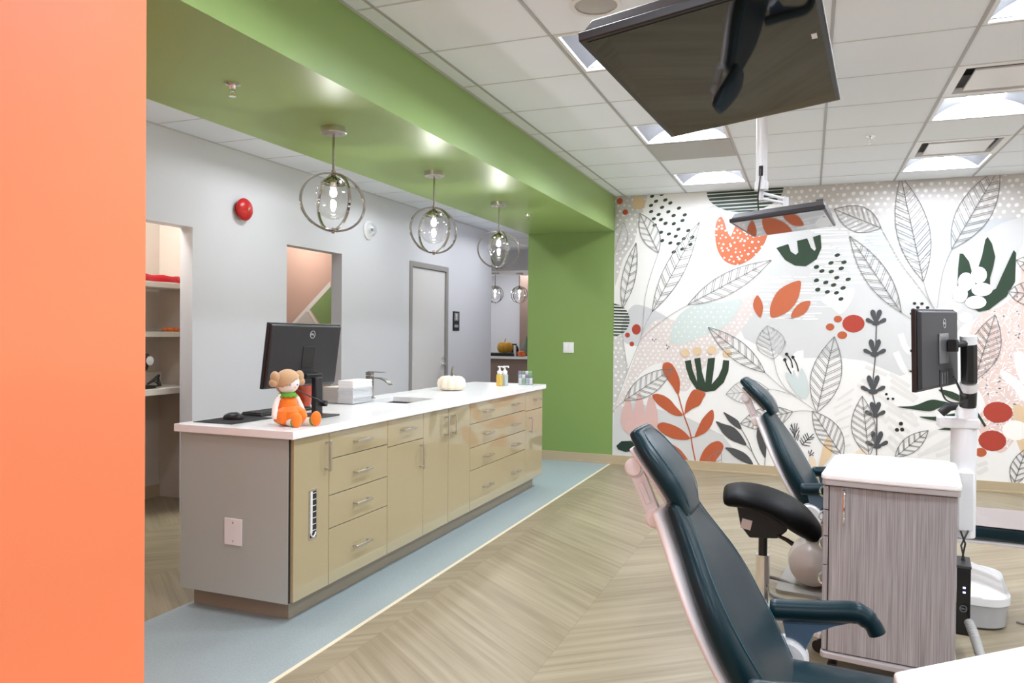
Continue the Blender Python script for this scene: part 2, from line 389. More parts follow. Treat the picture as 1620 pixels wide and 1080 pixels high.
# ================================================================== MURAL
MURAL=[
["P","pale",0,[[-1.134,2.49],[-1.067,2.612],[-0.879,2.685],[-0.458,2.582],[-0.255,2.599],[-0.258,2.866],[0.376,2.878],[0.398,1.272],[0.112,1.268],[-0.111,1.224],[-0.198,1.129],[-0.338,1.234],[-0.441,1.259],[-0.598,1.338],[-0.652,1.474],[-0.549,1.638],[-0.449,1.854],[-0.349,2.094],[-0.249,2.198],[-0.456,2.393],[-0.743,2.459],[-0.93,2.481]]],
["P","pale",0,[[-0.071,2.854],[1.733,2.861],[1.743,2.211],[1.459,1.584],[1.289,1.485],[1.01,1.081],[0.786,1.011],[0.483,1.145],[0.293,1.166],[-0.048,1.159]]],
["P","cool",0,[[0.759,2.853],[1.733,2.873],[1.74,2.44],[1.573,2.387],[1.364,2.248],[1.194,2.056],[1.018,2.048],[0.563,2.071],[0.422,2.152],[0.602,2.608]]],
["P","pale2",1,[[-1.746,1.641],[-1.645,1.675],[-1.416,1.583],[-1.274,1.471],[-1.217,1.359],[-1.412,1.244],[-1.611,1.24],[-1.815,1.295],[-1.831,1.468]]],
["P","pale",0,[[-1.91,0.568],[-1.691,0.665],[-1.124,0.521],[-0.797,0.372],[-0.582,0.111],[-0.687,0.054],[-1.919,0.088]]],
["P","pinkbg",1,[[-1.918,0.539],[-1.809,0.804],[-1.696,1.124],[-1.612,1.355],[-1.486,1.512],[-1.331,1.527],[-1.136,1.472],[-0.811,1.528],[-0.681,1.693],[-0.486,1.773],[-0.523,1.583],[-0.677,1.365],[-0.86,1.17],[-1.047,0.971],[-1.155,0.8],[-1.295,0.851],[-1.41,1.074],[-1.636,0.954],[-1.807,0.631]]],
["D","dot","white",[[-1.918,0.539],[-1.809,0.804],[-1.696,1.124],[-1.612,1.355],[-1.486,1.512],[-1.331,1.527],[-1.136,1.472],[-0.811,1.528],[-0.681,1.693],[-0.486,1.773],[-0.523,1.583],[-0.677,1.365],[-0.86,1.17],[-1.047,0.971],[-1.155,0.8],[-1.295,0.851],[-1.41,1.074],[-1.636,0.954],[-1.807,0.631]],0.052,0.012,1,0,0],
["P","greybg",0,[[-1.921,2.84],[-1.572,2.835],[-1.613,2.667],[-1.683,2.441],[-1.71,2.328],[-1.825,2.159],[-1.91,1.872]]],
["D","dot","white",[[-1.921,2.84],[-1.572,2.835],[-1.613,2.667],[-1.683,2.441],[-1.71,2.328],[-1.825,2.159],[-1.91,1.872]],0.062,0.013,2,0,0],
["P","greybg",0,[[-1.927,1.351],[-1.83,1.352],[-1.777,1.094],[-1.753,1.008],[-1.838,0.774],[-1.919,0.583]]],
["D","dot","white",[[-1.927,1.351],[-1.83,1.352],[-1.777,1.094],[-1.753,1.008],[-1.838,0.774],[-1.919,0.583]],0.062,0.013,3,0,0],
["P","greybg",0,[[-0.384,2.834],[0.576,2.819],[0.963,2.789],[1.734,2.825],[1.74,2.44],[0.991,2.412],[0.466,2.383],[0.202,2.55],[-0.068,2.616],[-0.382,2.659]]],
["D","dot","white",[[-0.384,2.834],[0.576,2.819],[0.963,2.789],[1.734,2.825],[1.74,2.44],[0.991,2.412],[0.466,2.383],[0.202,2.55],[-0.068,2.616],[-0.382,2.659]],0.068,0.016,4,0,0],
["D","hatch","white",[[-0.554,1.963],[0.103,1.978],[0.11,1.426],[-0.24,1.476],[-0.497,1.583]],0.036,0.006,5,0,0.16],
["D","hatch","white",[[-0.016,2.429],[0.766,2.371],[1.106,2.058],[1.09,1.684],[0.774,1.812],[0.378,1.895],[0.239,1.583],[-0.004,1.583]],0.036,0.006,6,0,0.16],
["P","pinkbg2",1,[[1.746,2.042],[1.686,1.777],[1.584,1.657],[1.437,1.584],[1.354,1.46],[1.324,1.262],[1.382,0.992],[1.471,0.774],[1.409,0.648],[1.443,0.502],[1.54,0.372],[1.624,0.366],[1.726,0.518],[1.867,0.671],[1.845,2.064]]],
["D","hatch","pinkln",[[1.746,2.042],[1.686,1.777],[1.584,1.657],[1.437,1.584],[1.354,1.46],[1.324,1.262],[1.382,0.992],[1.471,0.774],[1.409,0.648],[1.443,0.502],[1.54,0.372],[1.624,0.366],[1.726,0.518],[1.767,0.666]],0.034,0.0045,7,None,0.05],
["S","bar",0,0.035,[[0.493,1.088],[0.677,1.014]]],
["S","bar",0,0.035,[[0.7,1.028],[0.868,0.912]]],
["S","bar",0,0.035,[[0.708,0.971],[0.935,0.807]]],
["S","bar",0,0.035,[[0.709,0.906],[0.912,0.78]]],
["S","bar",0,0.035,[[0.607,0.916],[0.655,0.865]]],
["S","bar",0,0.035,[[0.696,0.753],[0.93,0.617]]],
["S","bar",0,0.035,[[0.681,0.709],[0.935,0.553]]],
["S","bar",0,0.035,[[0.608,0.828],[0.814,0.663]]],
["S","bar",0,0.035,[[0.682,0.622],[0.87,0.493]]],
["S","bar",0,0.035,[[0.699,0.536],[0.856,0.406]]],
["S","bar",0,0.035,[[0.7,0.448],[0.787,0.375]]],
["S","bar",0,0.035,[[0.61,0.671],[0.683,0.57]]],
["S","bar",0,0.035,[[0.549,0.563],[0.597,0.53]]],
["S","bar",0,0.035,[[0.693,0.378],[0.765,0.304]]],
["S","bar",0,0.035,[[0.463,0.964],[0.56,0.914]]],
["S","bar",0,0.035,[[0.432,0.918],[0.545,0.826]]],
["S","bar",0,0.02,[[0.255,0.761],[0.4,0.878]]],
["S","bar",0,0.02,[[0.228,0.684],[0.381,0.78]]],
["S","bar",0,0.02,[[0.241,0.622],[0.382,0.718]]],
["S","bar",0,0.02,[[0.25,0.56],[0.371,0.624]]],
["S","bar",0,0.02,[[0.284,0.491],[0.364,0.526]]],
["S","bar",0,0.02,[[0.309,0.408],[0.366,0.438]]],
["S","bar",0,0.02,[[0.327,0.329],[0.375,0.35]]],
["S","bar",0,0.035,[[0.875,0.68],[0.94,0.553]]],
["S","bar",0,0.035,[[0.944,0.281],[1.222,0.417]]],
["S","bar",0,0.035,[[1.006,0.321],[1.291,0.526]]],
["S","bar",0,0.035,[[1.09,0.291],[1.263,0.361]]],
["S","bar",0,0.035,[[1.223,0.335],[1.293,0.386]]],
["S","bar",0,0.035,[[1.417,0.152],[1.496,0.215]]],
["S","bar",0,0.035,[[1.416,0.221],[1.495,0.261]]],
["S","bar",0,0.035,[[1.004,0.462],[1.097,0.515]]],
["S","bar",0,0.035,[[1.141,0.306],[1.293,0.421]]],
["P","white",1,[[0.104,1.715],[0.2,1.793],[0.308,1.818],[0.391,1.817],[0.357,1.687],[0.275,1.584],[0.202,1.636]]],
["S","white",1,0.05,[[0.785,1.401],[0.827,1.279],[0.884,1.229],[0.934,1.369]]],
["S","white",1,0.055,[[0.748,1.232],[0.819,1.076],[0.887,1.04],[0.942,1.155]]],
["C","palew",[1.211,1.658],0.066,0.0561,0],
["C","palew",[1.129,1.599],0.0619,0.0526,0],
["C","palew",[1.182,1.503],0.0688,0.0584,0],
["C","palew",[1.306,1.551],0.055,0.0468,0],
["C","palew",[1.099,1.443],0.0619,0.0526,0],
["P","palew",1,[[1.577,1.062],[1.611,1.08],[1.68,1.036],[1.762,0.948],[1.764,0.813],[1.682,0.923],[1.622,0.989]]],
["P","palew",1,[[1.682,1.229],[1.758,1.231],[1.762,0.971],[1.709,1.06]]],
["P","tan",0,[[1.684,0.781],[1.732,0.789],[1.781,0.734],[1.783,0.599],[1.686,0.616]]],
["P","tan",0,[[1.703,0.492],[1.784,0.508],[1.787,0.35],[1.748,0.37]]],
["C","palew",[1.702,0.558],0.0994,0.0887,0],
["C","red",[1.568,0.711],0.1129,0.0941,0],
["C","red",[1.529,0.456],0.1075,0.0927,0],
["C","orange",[1.442,0.347],0.0457,0.0403,0],
["P","sage",1,[[-1.323,1.344],[-1.288,1.499],[-1.179,1.625],[-1.002,1.7],[-0.814,1.699],[-0.629,1.733],[-0.667,1.611],[-0.784,1.46],[-0.998,1.361],[-1.188,1.281],[-1.3,1.288]]],
["D","dot","white",[[-1.3,1.344],[-1.274,1.499],[-1.165,1.611],[-1.002,1.68],[-0.813,1.68],[-0.655,1.706],[-0.693,1.611],[-0.811,1.473],[-0.998,1.383],[-1.189,1.303],[-1.286,1.307]],0.062,0.0085,8,0,0],
["C","tan",[-1.667,2.736],0.0704,0.0704,0],
["C","red2",[-1.868,2.764],0.0323,0.0323,0],
["C","red2",[-1.809,2.646],0.0293,0.0293,0],
["C","red",[-1.678,1.422],0.0469,0.0548,0],
["C","red",[-1.771,1.362],0.0264,0.0264,0],
["C","red",[-1.724,1.27],0.0244,0.0244,0],
["C","red",[0.386,1.492],0.0968,0.0836,0],
["C","orange",[0.251,1.534],0.0363,0.033,0],
["C","orange",[0.184,1.459],0.0374,0.0341,0],
["C","orange",[0.291,1.382],0.0429,0.0363,0],
["C","dgreen",[-1.529,2.796],0.0225,0.0156,20],
["C","dgreen",[-1.43,2.809],0.0225,0.0156,20],
["C","dgreen",[-1.489,2.743],0.0225,0.0156,20],
["C","dgreen",[-1.394,2.751],0.0225,0.0156,20],
["C","dgreen",[-1.342,2.717],0.0225,0.0156,20],
["C","dgreen",[-1.54,2.702],0.0225,0.0156,20],
["C","dgreen",[-1.426,2.677],0.0225,0.0156,20],
["C","dgreen",[-1.254,2.66],0.0225,0.0156,20],
["C","dgreen",[-1.538,2.639],0.0225,0.0156,20],
["C","dgreen",[-1.361,2.628],0.0225,0.0156,20],
["C","dgreen",[-1.46,2.605],0.0225,0.0156,20],
["C","dgreen",[-1.307,2.587],0.0225,0.0156,20],
["C","dgreen",[-1.195,2.589],0.0225,0.0156,20],
["C","dgreen",[-1.51,2.563],0.0225,0.0156,20],
["C","dgreen",[-1.436,2.551],0.0225,0.0156,20],
["C","dgreen",[-1.217,2.533],0.0225,0.0156,20],
["C","dgreen",[-1.388,2.511],0.0225,0.0156,20],
["C","dgreen",[-1.304,2.504],0.0225,0.0156,20],
["C","dgreen",[-1.5,2.497],0.0225,0.0156,20],
["C","dgreen",[-1.257,2.445],0.0225,0.0156,20],
["C","dgreen",[-1.158,2.428],0.0225,0.0156,20],
["C","dgreen",[-1.433,2.421],0.0225,0.0156,20],
["C","dgreen",[-1.352,2.401],0.0225,0.0156,20],
["C","dgreen",[-1.283,2.375],0.0225,0.0156,20],
["C","dgreen",[-1.202,2.347],0.0225,0.0156,20],
["C","dgreen",[-1.116,2.361],0.0225,0.0156,20],
["C","dgreen",[-1.421,2.335],0.0225,0.0156,20],
["C","dgreen",[-1.337,2.309],0.0225,0.0156,20],
["C","dgreen",[-1.256,2.3],0.0225,0.0156,20],
["C","dgreen",[-1.134,2.287],0.0225,0.0156,20],
["C","dgreen",[-1.216,2.243],0.0225,0.0156,20],
["C","dgreen",[-1.302,2.215],0.0225,0.0156,20],
["C","dgreen",[0.238,2.141],0.0242,0.0165,18],
["C","dgreen",[0.183,2.068],0.0242,0.0165,18],
["C","dgreen",[0.297,2.072],0.0242,0.0165,18],
["C","dgreen",[0.054,2.034],0.0242,0.0165,18],
["C","dgreen",[0.274,2.015],0.0242,0.0165,18],
["C","dgreen",[0.104,1.993],0.0242,0.0165,18],
["C","dgreen",[0.187,1.986],0.0242,0.0165,18],
["C","dgreen",[0.235,1.927],0.0242,0.0165,18],
["C","dgreen",[0.335,1.91],0.0242,0.0165,18],
["C","dgreen",[0.057,1.904],0.0242,0.0165,18],
["C","dgreen",[0.14,1.883],0.0242,0.0165,18],
["C","dgreen",[0.209,1.859],0.0242,0.0165,18],
["C","dgreen",[0.292,1.829],0.0242,0.0165,18],
["C","dgreen",[0.069,1.818],0.0242,0.0165,18],
["C","dgreen",[0.155,1.793],0.0231,0.0165,18],
["C","dgreen",[0.235,1.784],0.0231,0.0165,18],
["C","dgreen",[0.275,1.725],0.0231,0.0165,18],
["C","dgreen",[0.056,2.031],0.023,0.0172,18],
["C","dgreen",[0.057,1.905],0.023,0.0172,18],
["C","dgreen",[0.071,1.815],0.023,0.0172,18],
["C","black",[0.896,1.68],0.0144,0.0129,0],
["C","black",[0.957,1.677],0.0144,0.0129,0],
["C","black",[1.002,1.641],0.0144,0.0129,0],
["C","black",[0.886,1.622],0.0144,0.0129,0],
["C","black",[0.873,1.586],0.0144,0.0129,0],
["C","black",[0.923,1.642],0.0144,0.0129,0],
["C","char",[-1.508,1.318],0.0068,0.0068,0],
["C","char",[-1.491,1.303],0.0068,0.0068,0],
["C","char",[-1.474,1.322],0.0068,0.0068,0],
["C","char",[-1.363,1.262],0.0068,0.0068,0],
["C","char",[-1.339,1.245],0.0068,0.0068,0],
["C","char",[-1.354,1.228],0.0068,0.0068,0],
["C","black",[0.675,0.838],0.0117,0.0117,0],
["C","black",[0.689,0.796],0.0117,0.0117,0],
["C","black",[0.731,0.797],0.0117,0.0117,0],
["C","black",[0.8,0.57],0.0176,0.0176,0],
["C","black",[0.768,0.511],0.0176,0.0176,0],
["C","black",[0.811,0.516],0.0176,0.0176,0],
["P","dgreen",0,[[-0.979,2.804],[-0.252,2.81],[-0.252,2.794],[-0.978,2.787]]],
["P","dgreen",0,[[-0.976,2.777],[-0.254,2.785],[-0.261,2.759],[-0.968,2.751]]],
["P","dgreen",0,[[-0.964,2.742],[-0.265,2.75],[-0.28,2.724],[-0.947,2.716]]],
["P","dgreen",0,[[-0.938,2.704],[-0.288,2.713],[-0.311,2.689],[-0.913,2.68]]],
["P","dgreen",0,[[-0.899,2.669],[-0.324,2.678],[-0.359,2.654],[-0.861,2.646]]],
["P","dgreen",0,[[-0.836,2.633],[-0.383,2.641],[-0.433,2.62],[-0.783,2.613]]],
["P","dgreen",0,[[-0.751,2.605],[-0.464,2.61],[-0.549,2.594],[-0.665,2.591]]],
["P","dgreen",0,[[-1.925,1.692],[-1.899,1.688],[-1.845,1.671],[-1.925,1.675]]],
["P","dgreen",0,[[-1.925,1.66],[-1.82,1.655],[-1.801,1.639],[-1.924,1.643]]],
["P","dgreen",0,[[-1.924,1.628],[-1.787,1.623],[-1.775,1.607],[-1.924,1.611]]],
["P","dgreen",0,[[-1.924,1.596],[-1.767,1.592],[-1.76,1.575],[-1.924,1.579]]],
["P","dgreen",0,[[-1.924,1.563],[-1.755,1.56],[-1.751,1.543],[-1.923,1.547]]],
["P","dgreen",0,[[-1.923,1.531],[-1.75,1.528],[-1.749,1.511],[-1.923,1.515]]],
["P","dgreen",0,[[-1.923,1.499],[-1.751,1.496],[-1.753,1.48],[-1.923,1.483]]],
["P","dgreen",0,[[-1.922,1.467],[-1.758,1.464],[-1.764,1.448],[-1.922,1.451]]],
["P","dgreen",0,[[-1.922,1.435],[-1.772,1.432],[-1.783,1.416],[-1.922,1.419]]],
["P","dgreen",0,[[-1.922,1.403],[-1.796,1.4],[-1.815,1.384],[-1.922,1.387]]],
["P","dgreen",0,[[-1.921,1.371],[-1.838,1.368],[-1.884,1.351],[-1.921,1.354]]],
["P","orange2",1,[[-0.839,2.555],[-0.807,2.509],[-0.783,2.433],[-0.746,2.355],[-0.72,2.403],[-0.676,2.494],[-0.604,2.38],[-0.517,2.496],[-0.447,2.53],[-0.385,2.445],[-0.401,2.335],[-0.435,2.254],[-0.495,2.173],[-0.574,2.106],[-0.68,2.069],[-0.779,2.102],[-0.848,2.183],[-0.881,2.278],[-0.894,2.4],[-0.88,2.503]]],
["D","dotr","white",[[-0.839,2.555],[-0.807,2.509],[-0.783,2.433],[-0.746,2.355],[-0.72,2.403],[-0.676,2.494],[-0.604,2.38],[-0.517,2.496],[-0.447,2.53],[-0.385,2.445],[-0.401,2.335],[-0.435,2.254],[-0.495,2.173],[-0.574,2.106],[-0.68,2.069],[-0.779,2.102],[-0.848,2.183],[-0.881,2.278],[-0.894,2.4],[-0.88,2.503]],0.055,0.0105,9,0,0],
["P","dgreen",0,[[-0.312,2.226],[-0.202,2.26],[-0.178,2.186],[-0.132,2.154],[-0.109,2.177],[-0.122,2.288],[-0.031,2.309],[0.004,2.217],[0.038,2.185],[0.049,2.209],[0.02,2.319],[0.087,2.341],[0.097,2.214],[0.056,2.106],[-0.039,2.042],[-0.136,2.05],[-0.229,2.107]]],
["P","dgreen",0,[[-1.175,1.104],[-1.116,1.116],[-1.097,1.015],[-1.051,0.897],[-1.06,1.016],[-1.083,1.131],[-1.022,1.14],[-1.003,0.996],[-0.97,0.891],[-0.961,1.008],[-0.947,1.136],[-0.877,1.142],[-0.889,1.021],[-0.907,0.877],[-0.842,0.959],[-0.807,1.044],[-0.798,1.123],[-0.74,1.119],[-0.746,1.014],[-0.79,0.897],[-0.871,0.815],[-0.964,0.796],[-1.058,0.824],[-1.122,0.918],[-1.16,1.024]]],
["C","tan",[-1.174,1.187],0.0449,0.0422,0],
["C","tan",[-1.056,1.208],0.0449,0.0422,0],
["C","tan",[-0.911,1.22],0.0449,0.0422,0],
["C","tan",[-0.76,1.188],0.0449,0.0422,0],
["P","orange2",1,[[-0.088,1.901],[-0.086,1.824],[-0.108,1.729],[-0.157,1.646],[-0.235,1.581],[-0.342,1.547],[-0.362,1.623],[-0.339,1.719],[-0.283,1.814],[-0.183,1.879]]],
["P","orange2",1,[[-0.48,1.767],[-0.439,1.707],[-0.426,1.635],[-0.447,1.549],[-0.492,1.593],[-0.519,1.659],[-0.511,1.72]]],
["P","orange2",1,[[0.005,1.705],[-0.008,1.646],[-0.04,1.593],[-0.089,1.561],[-0.164,1.547],[-0.151,1.611],[-0.102,1.676],[-0.052,1.703]]],
["P","pink",1,[[-1.832,0.486],[-1.809,0.598],[-1.749,0.722],[-1.72,0.635],[-1.704,0.531],[-1.686,0.625],[-1.644,0.772],[-1.604,0.695],[-1.572,0.541],[-1.56,0.642],[-1.528,0.736],[-1.472,0.657],[-1.443,0.527],[-1.448,0.418],[-1.501,0.339],[-1.633,0.298],[-1.733,0.317],[-1.806,0.388]]],
["P","dgreen2",0,[[-1.877,0.195],[-1.822,0.248],[-1.721,0.257],[-1.652,0.222],[-1.609,0.201],[-1.675,0.162],[-1.775,0.138],[-1.854,0.158]]],
["S","dgreen2",0,0.035,[[-1.631,0.2],[-1.628,0.101]]],
["S","orange",1,0.012,[[-1.237,0.758],[-1.181,0.562],[-1.116,0.383],[-1.088,0.234],[-1.057,0.086]]],
["P","orange",1,[[-1.237,0.758],[-1.302,0.848],[-1.367,0.938],[-1.401,1.007],[-1.396,1.067],[-1.358,1.087],[-1.304,1.069],[-1.25,0.979],[-1.222,0.883]]],
["P","orange",1,[[-1.19,0.554],[-1.266,0.545],[-1.352,0.586],[-1.451,0.658],[-1.504,0.732],[-1.473,0.758],[-1.397,0.749],[-1.322,0.706],[-1.267,0.644]]],
["P","orange",1,[[-1.165,0.573],[-1.166,0.638],[-1.141,0.725],[-1.079,0.818],[-0.969,0.787],[-0.992,0.72],[-1.025,0.66],[-1.098,0.619]]],
["P","orange",1,[[-1.068,0.337],[-1.032,0.441],[-0.987,0.534],[-0.9,0.623],[-0.881,0.544],[-0.908,0.458],[-0.959,0.391],[-1.011,0.359]]],
["P","orange",1,[[-1.117,0.321],[-1.178,0.302],[-1.285,0.308],[-1.393,0.356],[-1.448,0.413],[-1.432,0.454],[-1.373,0.468],[-1.265,0.439],[-1.179,0.39]]],
["P","orange",1,[[-1.015,0.063],[-0.988,0.187],[-0.916,0.277],[-0.834,0.309],[-0.786,0.269],[-0.802,0.2],[-0.852,0.122],[-0.883,0.072]]],
["P","orange",1,[[-1.327,0.251],[-1.241,0.219],[-1.176,0.159],[-1.122,0.06],[-1.282,0.049],[-1.347,0.153]]],
["S","orange",0,0.01,[[-1.19,0.554],[-1.162,0.573]]],
["S","orange",0,0.01,[[-1.117,0.321],[-1.065,0.339]]],
["S","line",1,0.005,[[-0.96,0.088],[-0.935,0.127],[-0.864,0.195],[-0.807,0.226]]],
["S","line",0,0.004,[[-0.807,0.226],[-0.799,0.094]]],
["S","line",0,0.004,[[-0.925,0.128],[-0.914,0.096]]],
["S","line",0,0.004,[[-0.863,0.185],[-0.868,0.147]]],
["S","line",0,0.004,[[-0.848,0.197],[-0.851,0.149]]],
["S","line",0,0.004,[[-0.862,0.1],[-0.801,0.126]]],
["S","line",0,0.004,[[-0.828,0.214],[-0.822,0.182]]],
["P","char",1,[[-0.789,0.603],[-0.725,0.573],[-0.67,0.541],[-0.639,0.511],[-0.612,0.437],[-0.682,0.468],[-0.737,0.516],[-0.767,0.562]]],
["P","char",1,[[-0.861,0.507],[-0.792,0.486],[-0.707,0.464],[-0.647,0.42],[-0.596,0.353],[-0.566,0.283],[-0.646,0.302],[-0.722,0.332],[-0.791,0.39],[-0.834,0.458]]],
["P","char",1,[[-0.768,0.248],[-0.704,0.25],[-0.637,0.232],[-0.578,0.204],[-0.527,0.155],[-0.502,0.096],[-0.593,0.117],[-0.678,0.164],[-0.733,0.213]]],
["P","char",1,[[-0.449,0.516],[-0.42,0.484],[-0.394,0.417],[-0.377,0.349],[-0.378,0.245],[-0.387,0.168],[-0.429,0.237],[-0.455,0.309],[-0.47,0.378],[-0.465,0.456]]],
["S","line",1,0.008,[[-0.612,0.437],[-0.546,0.321],[-0.507,0.219],[-0.478,0.16],[-0.44,0.094]]],
["S","line",1,0.006,[[-0.566,0.285],[-0.537,0.252],[-0.507,0.219]]],
["S","line",0,0.006,[[-0.387,0.171],[-0.39,0.097]]],
["P","sage2",1,[[-0.207,1.02],[-0.151,0.994],[-0.135,1.042],[-0.098,0.963],[-0.065,1.061],[-0.015,0.966],[-0.0,0.865],[-0.007,0.794],[-0.046,0.763],[-0.102,0.802],[-0.158,0.878],[-0.193,0.942]]],
["S","black",1,0.011,[[-0.218,1.139],[-0.195,1.074],[-0.158,1.005]]],
["C","black",[-0.218,1.139],0.0154,0.0154,0],
["S","black",1,0.011,[[-0.202,1.193],[-0.162,1.134],[-0.146,1.061]]],
["C","black",[-0.202,1.193],0.0154,0.0154,0],
["S","black",1,0.011,[[-0.145,1.164],[-0.111,1.1],[-0.093,1.029]]],
["C","black",[-0.145,1.164],0.0154,0.0154,0],
["S","char2",0,0.008,[[-0.119,0.381],[-0.149,0.52]]],
["S","char2",0,0.008,[[-0.119,0.381],[-0.121,0.526]]],
["S","char2",0,0.008,[[-0.119,0.381],[-0.097,0.527]]],
["S","char2",0,0.008,[[-0.124,0.415],[-0.164,0.477]]],
["S","char2",0,0.008,[[-0.122,0.415],[-0.081,0.485]]],
["S","char2",0,0.008,[[-0.128,0.457],[-0.157,0.507]]],
["S","char2",0,0.008,[[-0.111,0.365],[-0.076,0.46]]],
["S","char2",0,0.008,[[-0.095,0.357],[-0.08,0.417]]],
["S","char2",0,0.008,[[-0.051,0.322],[0.05,0.433]]],
["S","char2",0,0.008,[[-0.051,0.326],[-0.071,0.367]]],
["S","char2",0,0.008,[[-0.035,0.344],[-0.064,0.389]]],
["S","char2",0,0.008,[[-0.02,0.362],[-0.044,0.411]]],
["S","char2",0,0.008,[[-0.004,0.38],[-0.028,0.429]]],
["S","char2",0,0.008,[[0.008,0.393],[-0.009,0.439]]],
["S","char2",0,0.008,[[-0.051,0.322],[0.02,0.313]]],
["S","char2",0,0.008,[[-0.027,0.348],[0.028,0.343]]],
["S","char2",0,0.008,[[-0.004,0.371],[0.051,0.387]]],
["S","char2",0,0.008,[[0.019,0.398],[0.059,0.4]]],
["S","char2",0,0.008,[[0.018,0.216],[0.037,0.28]]],
["S","char2",0,0.008,[[0.022,0.216],[0.057,0.256]]],
["S","char2",0,0.008,[[0.014,0.237],[0.009,0.27]]],
["S","char2",0,0.008,[[0.03,0.212],[0.053,0.231]]],
["P","tan",0,[[0.182,0.427],[0.207,0.366],[0.221,0.295],[0.213,0.237],[0.165,0.166],[0.095,0.089],[0.118,0.217],[0.141,0.344]]],
["P","tan2",1,[[0.409,0.254],[0.472,0.32],[0.537,0.263],[0.506,0.173],[0.41,0.166]]],
["P","tan2",0,[[0.014,0.203],[0.037,0.23],[0.077,0.173],[0.078,0.106],[0.023,0.127]]],
["P","dgreen",1,[[0.767,0.725],[0.903,0.741],[1.036,0.8],[1.125,0.794],[1.195,0.772],[1.103,0.728],[1.037,0.697],[0.926,0.704]]],
["P","dgreen",1,[[0.949,0.642],[1.082,0.649],[1.192,0.677],[1.305,0.702],[1.258,0.645],[1.171,0.611],[1.061,0.615]]],
["P","dgreen",1,[[1.101,0.895],[1.211,0.88],[1.298,0.828],[1.303,0.786],[1.19,0.826]]],
["P","dgreen",0,[[1.095,0.532],[1.205,0.568],[1.216,0.531]]],
["S","line",1,0.006,[[1.169,0.766],[1.3,0.722],[1.408,0.672]]],
["S","dgreen",0,0.02,[[1.408,0.697],[1.473,0.582]]],
["P","dgreen",0,[[1.238,1.836],[1.24,1.99],[1.251,2.126],[1.277,2.125],[1.325,2.053],[1.35,1.952],[1.364,1.834],[1.374,1.811],[1.378,1.917],[1.397,1.993],[1.426,2.104],[1.449,2.244],[1.466,2.269],[1.5,2.207],[1.527,2.089],[1.514,2.008],[1.49,1.903],[1.492,1.78],[1.537,1.809],[1.585,1.936],[1.666,2.146],[1.684,2.12],[1.68,1.865],[1.618,1.738],[1.489,1.622],[1.408,1.604],[1.315,1.67],[1.262,1.776]]],
["S","white",0,0.018,[[1.361,1.893],[1.374,1.799]]],
["C","white",[1.302,1.871],0.0619,0.0853,0],
["C","white",[1.403,1.93],0.0633,0.0756,0],
["C","white",[1.429,1.801],0.0825,0.0605,0],
["C","white",[1.383,1.687],0.0825,0.0591,0],
["C","white",[1.26,1.762],0.0605,0.077,0],
["S","char2",1,0.009,[[0.583,1.494],[0.576,1.172],[0.557,0.863],[0.595,0.658],[0.6,0.259]]],
["P","char2",1,[[0.579,1.489],[0.545,1.523],[0.513,1.545],[0.491,1.536],[0.498,1.512],[0.533,1.497]]],
["P","char2",1,[[0.579,1.489],[0.579,1.554],[0.57,1.608],[0.544,1.624],[0.53,1.596],[0.547,1.545]]],
["P","char2",1,[[0.579,1.489],[0.61,1.545],[0.627,1.596],[0.613,1.624],[0.587,1.609],[0.578,1.555]]],
["P","char2",1,[[0.579,1.489],[0.623,1.497],[0.658,1.512],[0.664,1.537],[0.643,1.545],[0.611,1.523]]],
["C","char2",[0.578,1.499],0.0345,0.023,0],
["P","char2",1,[[0.571,1.198],[0.533,1.234],[0.497,1.257],[0.475,1.249],[0.483,1.224],[0.522,1.208]]],
["P","char2",1,[[0.571,1.198],[0.57,1.27],[0.559,1.329],[0.533,1.347],[0.519,1.316],[0.538,1.26]]],
["P","char2",1,[[0.571,1.198],[0.604,1.261],[0.623,1.317],[0.609,1.347],[0.582,1.33],[0.572,1.271]]],
["P","char2",1,[[0.571,1.198],[0.62,1.209],[0.658,1.227],[0.665,1.252],[0.642,1.26],[0.607,1.236]]],
["C","char2",[0.571,1.208],0.0379,0.0253,0],
["P","char2",1,[[0.562,0.848],[0.52,0.885],[0.481,0.91],[0.456,0.901],[0.466,0.876],[0.509,0.858]]],
["P","char2",1,[[0.562,0.848],[0.559,0.926],[0.547,0.99],[0.521,1.009],[0.507,0.977],[0.527,0.915]]],
["P","char2",1,[[0.562,0.848],[0.597,0.917],[0.616,0.979],[0.603,1.012],[0.576,0.991],[0.564,0.926]]],
["P","char2",1,[[0.562,0.848],[0.615,0.862],[0.656,0.883],[0.665,0.909],[0.64,0.915],[0.602,0.888]]],
["C","char2",[0.562,0.858],0.0414,0.0276,0],
["P","char2",1,[[0.584,0.627],[0.55,0.66],[0.517,0.681],[0.496,0.671],[0.503,0.647],[0.538,0.633]]],
["P","char2",1,[[0.584,0.627],[0.584,0.693],[0.575,0.746],[0.549,0.761],[0.535,0.733],[0.552,0.682]]],
["P","char2",1,[[0.584,0.627],[0.615,0.684],[0.632,0.736],[0.618,0.764],[0.592,0.748],[0.583,0.693]]],
["P","char2",1,[[0.584,0.627],[0.628,0.637],[0.663,0.654],[0.669,0.679],[0.648,0.687],[0.616,0.663]]],
["C","char2",[0.583,0.637],0.0345,0.023,0],
["P","char2",1,[[0.602,0.339],[0.564,0.374],[0.528,0.396],[0.505,0.386],[0.514,0.362],[0.552,0.347]]],
["P","char2",1,[[0.602,0.339],[0.601,0.412],[0.59,0.47],[0.564,0.487],[0.55,0.456],[0.568,0.4]]],
["P","char2",1,[[0.602,0.339],[0.635,0.404],[0.653,0.461],[0.639,0.491],[0.613,0.472],[0.602,0.412]]],
["P","char2",1,[[0.602,0.339],[0.65,0.353],[0.688,0.372],[0.695,0.398],[0.673,0.405],[0.638,0.379]]],
["C","char2",[0.601,0.35],0.0379,0.0253,0],
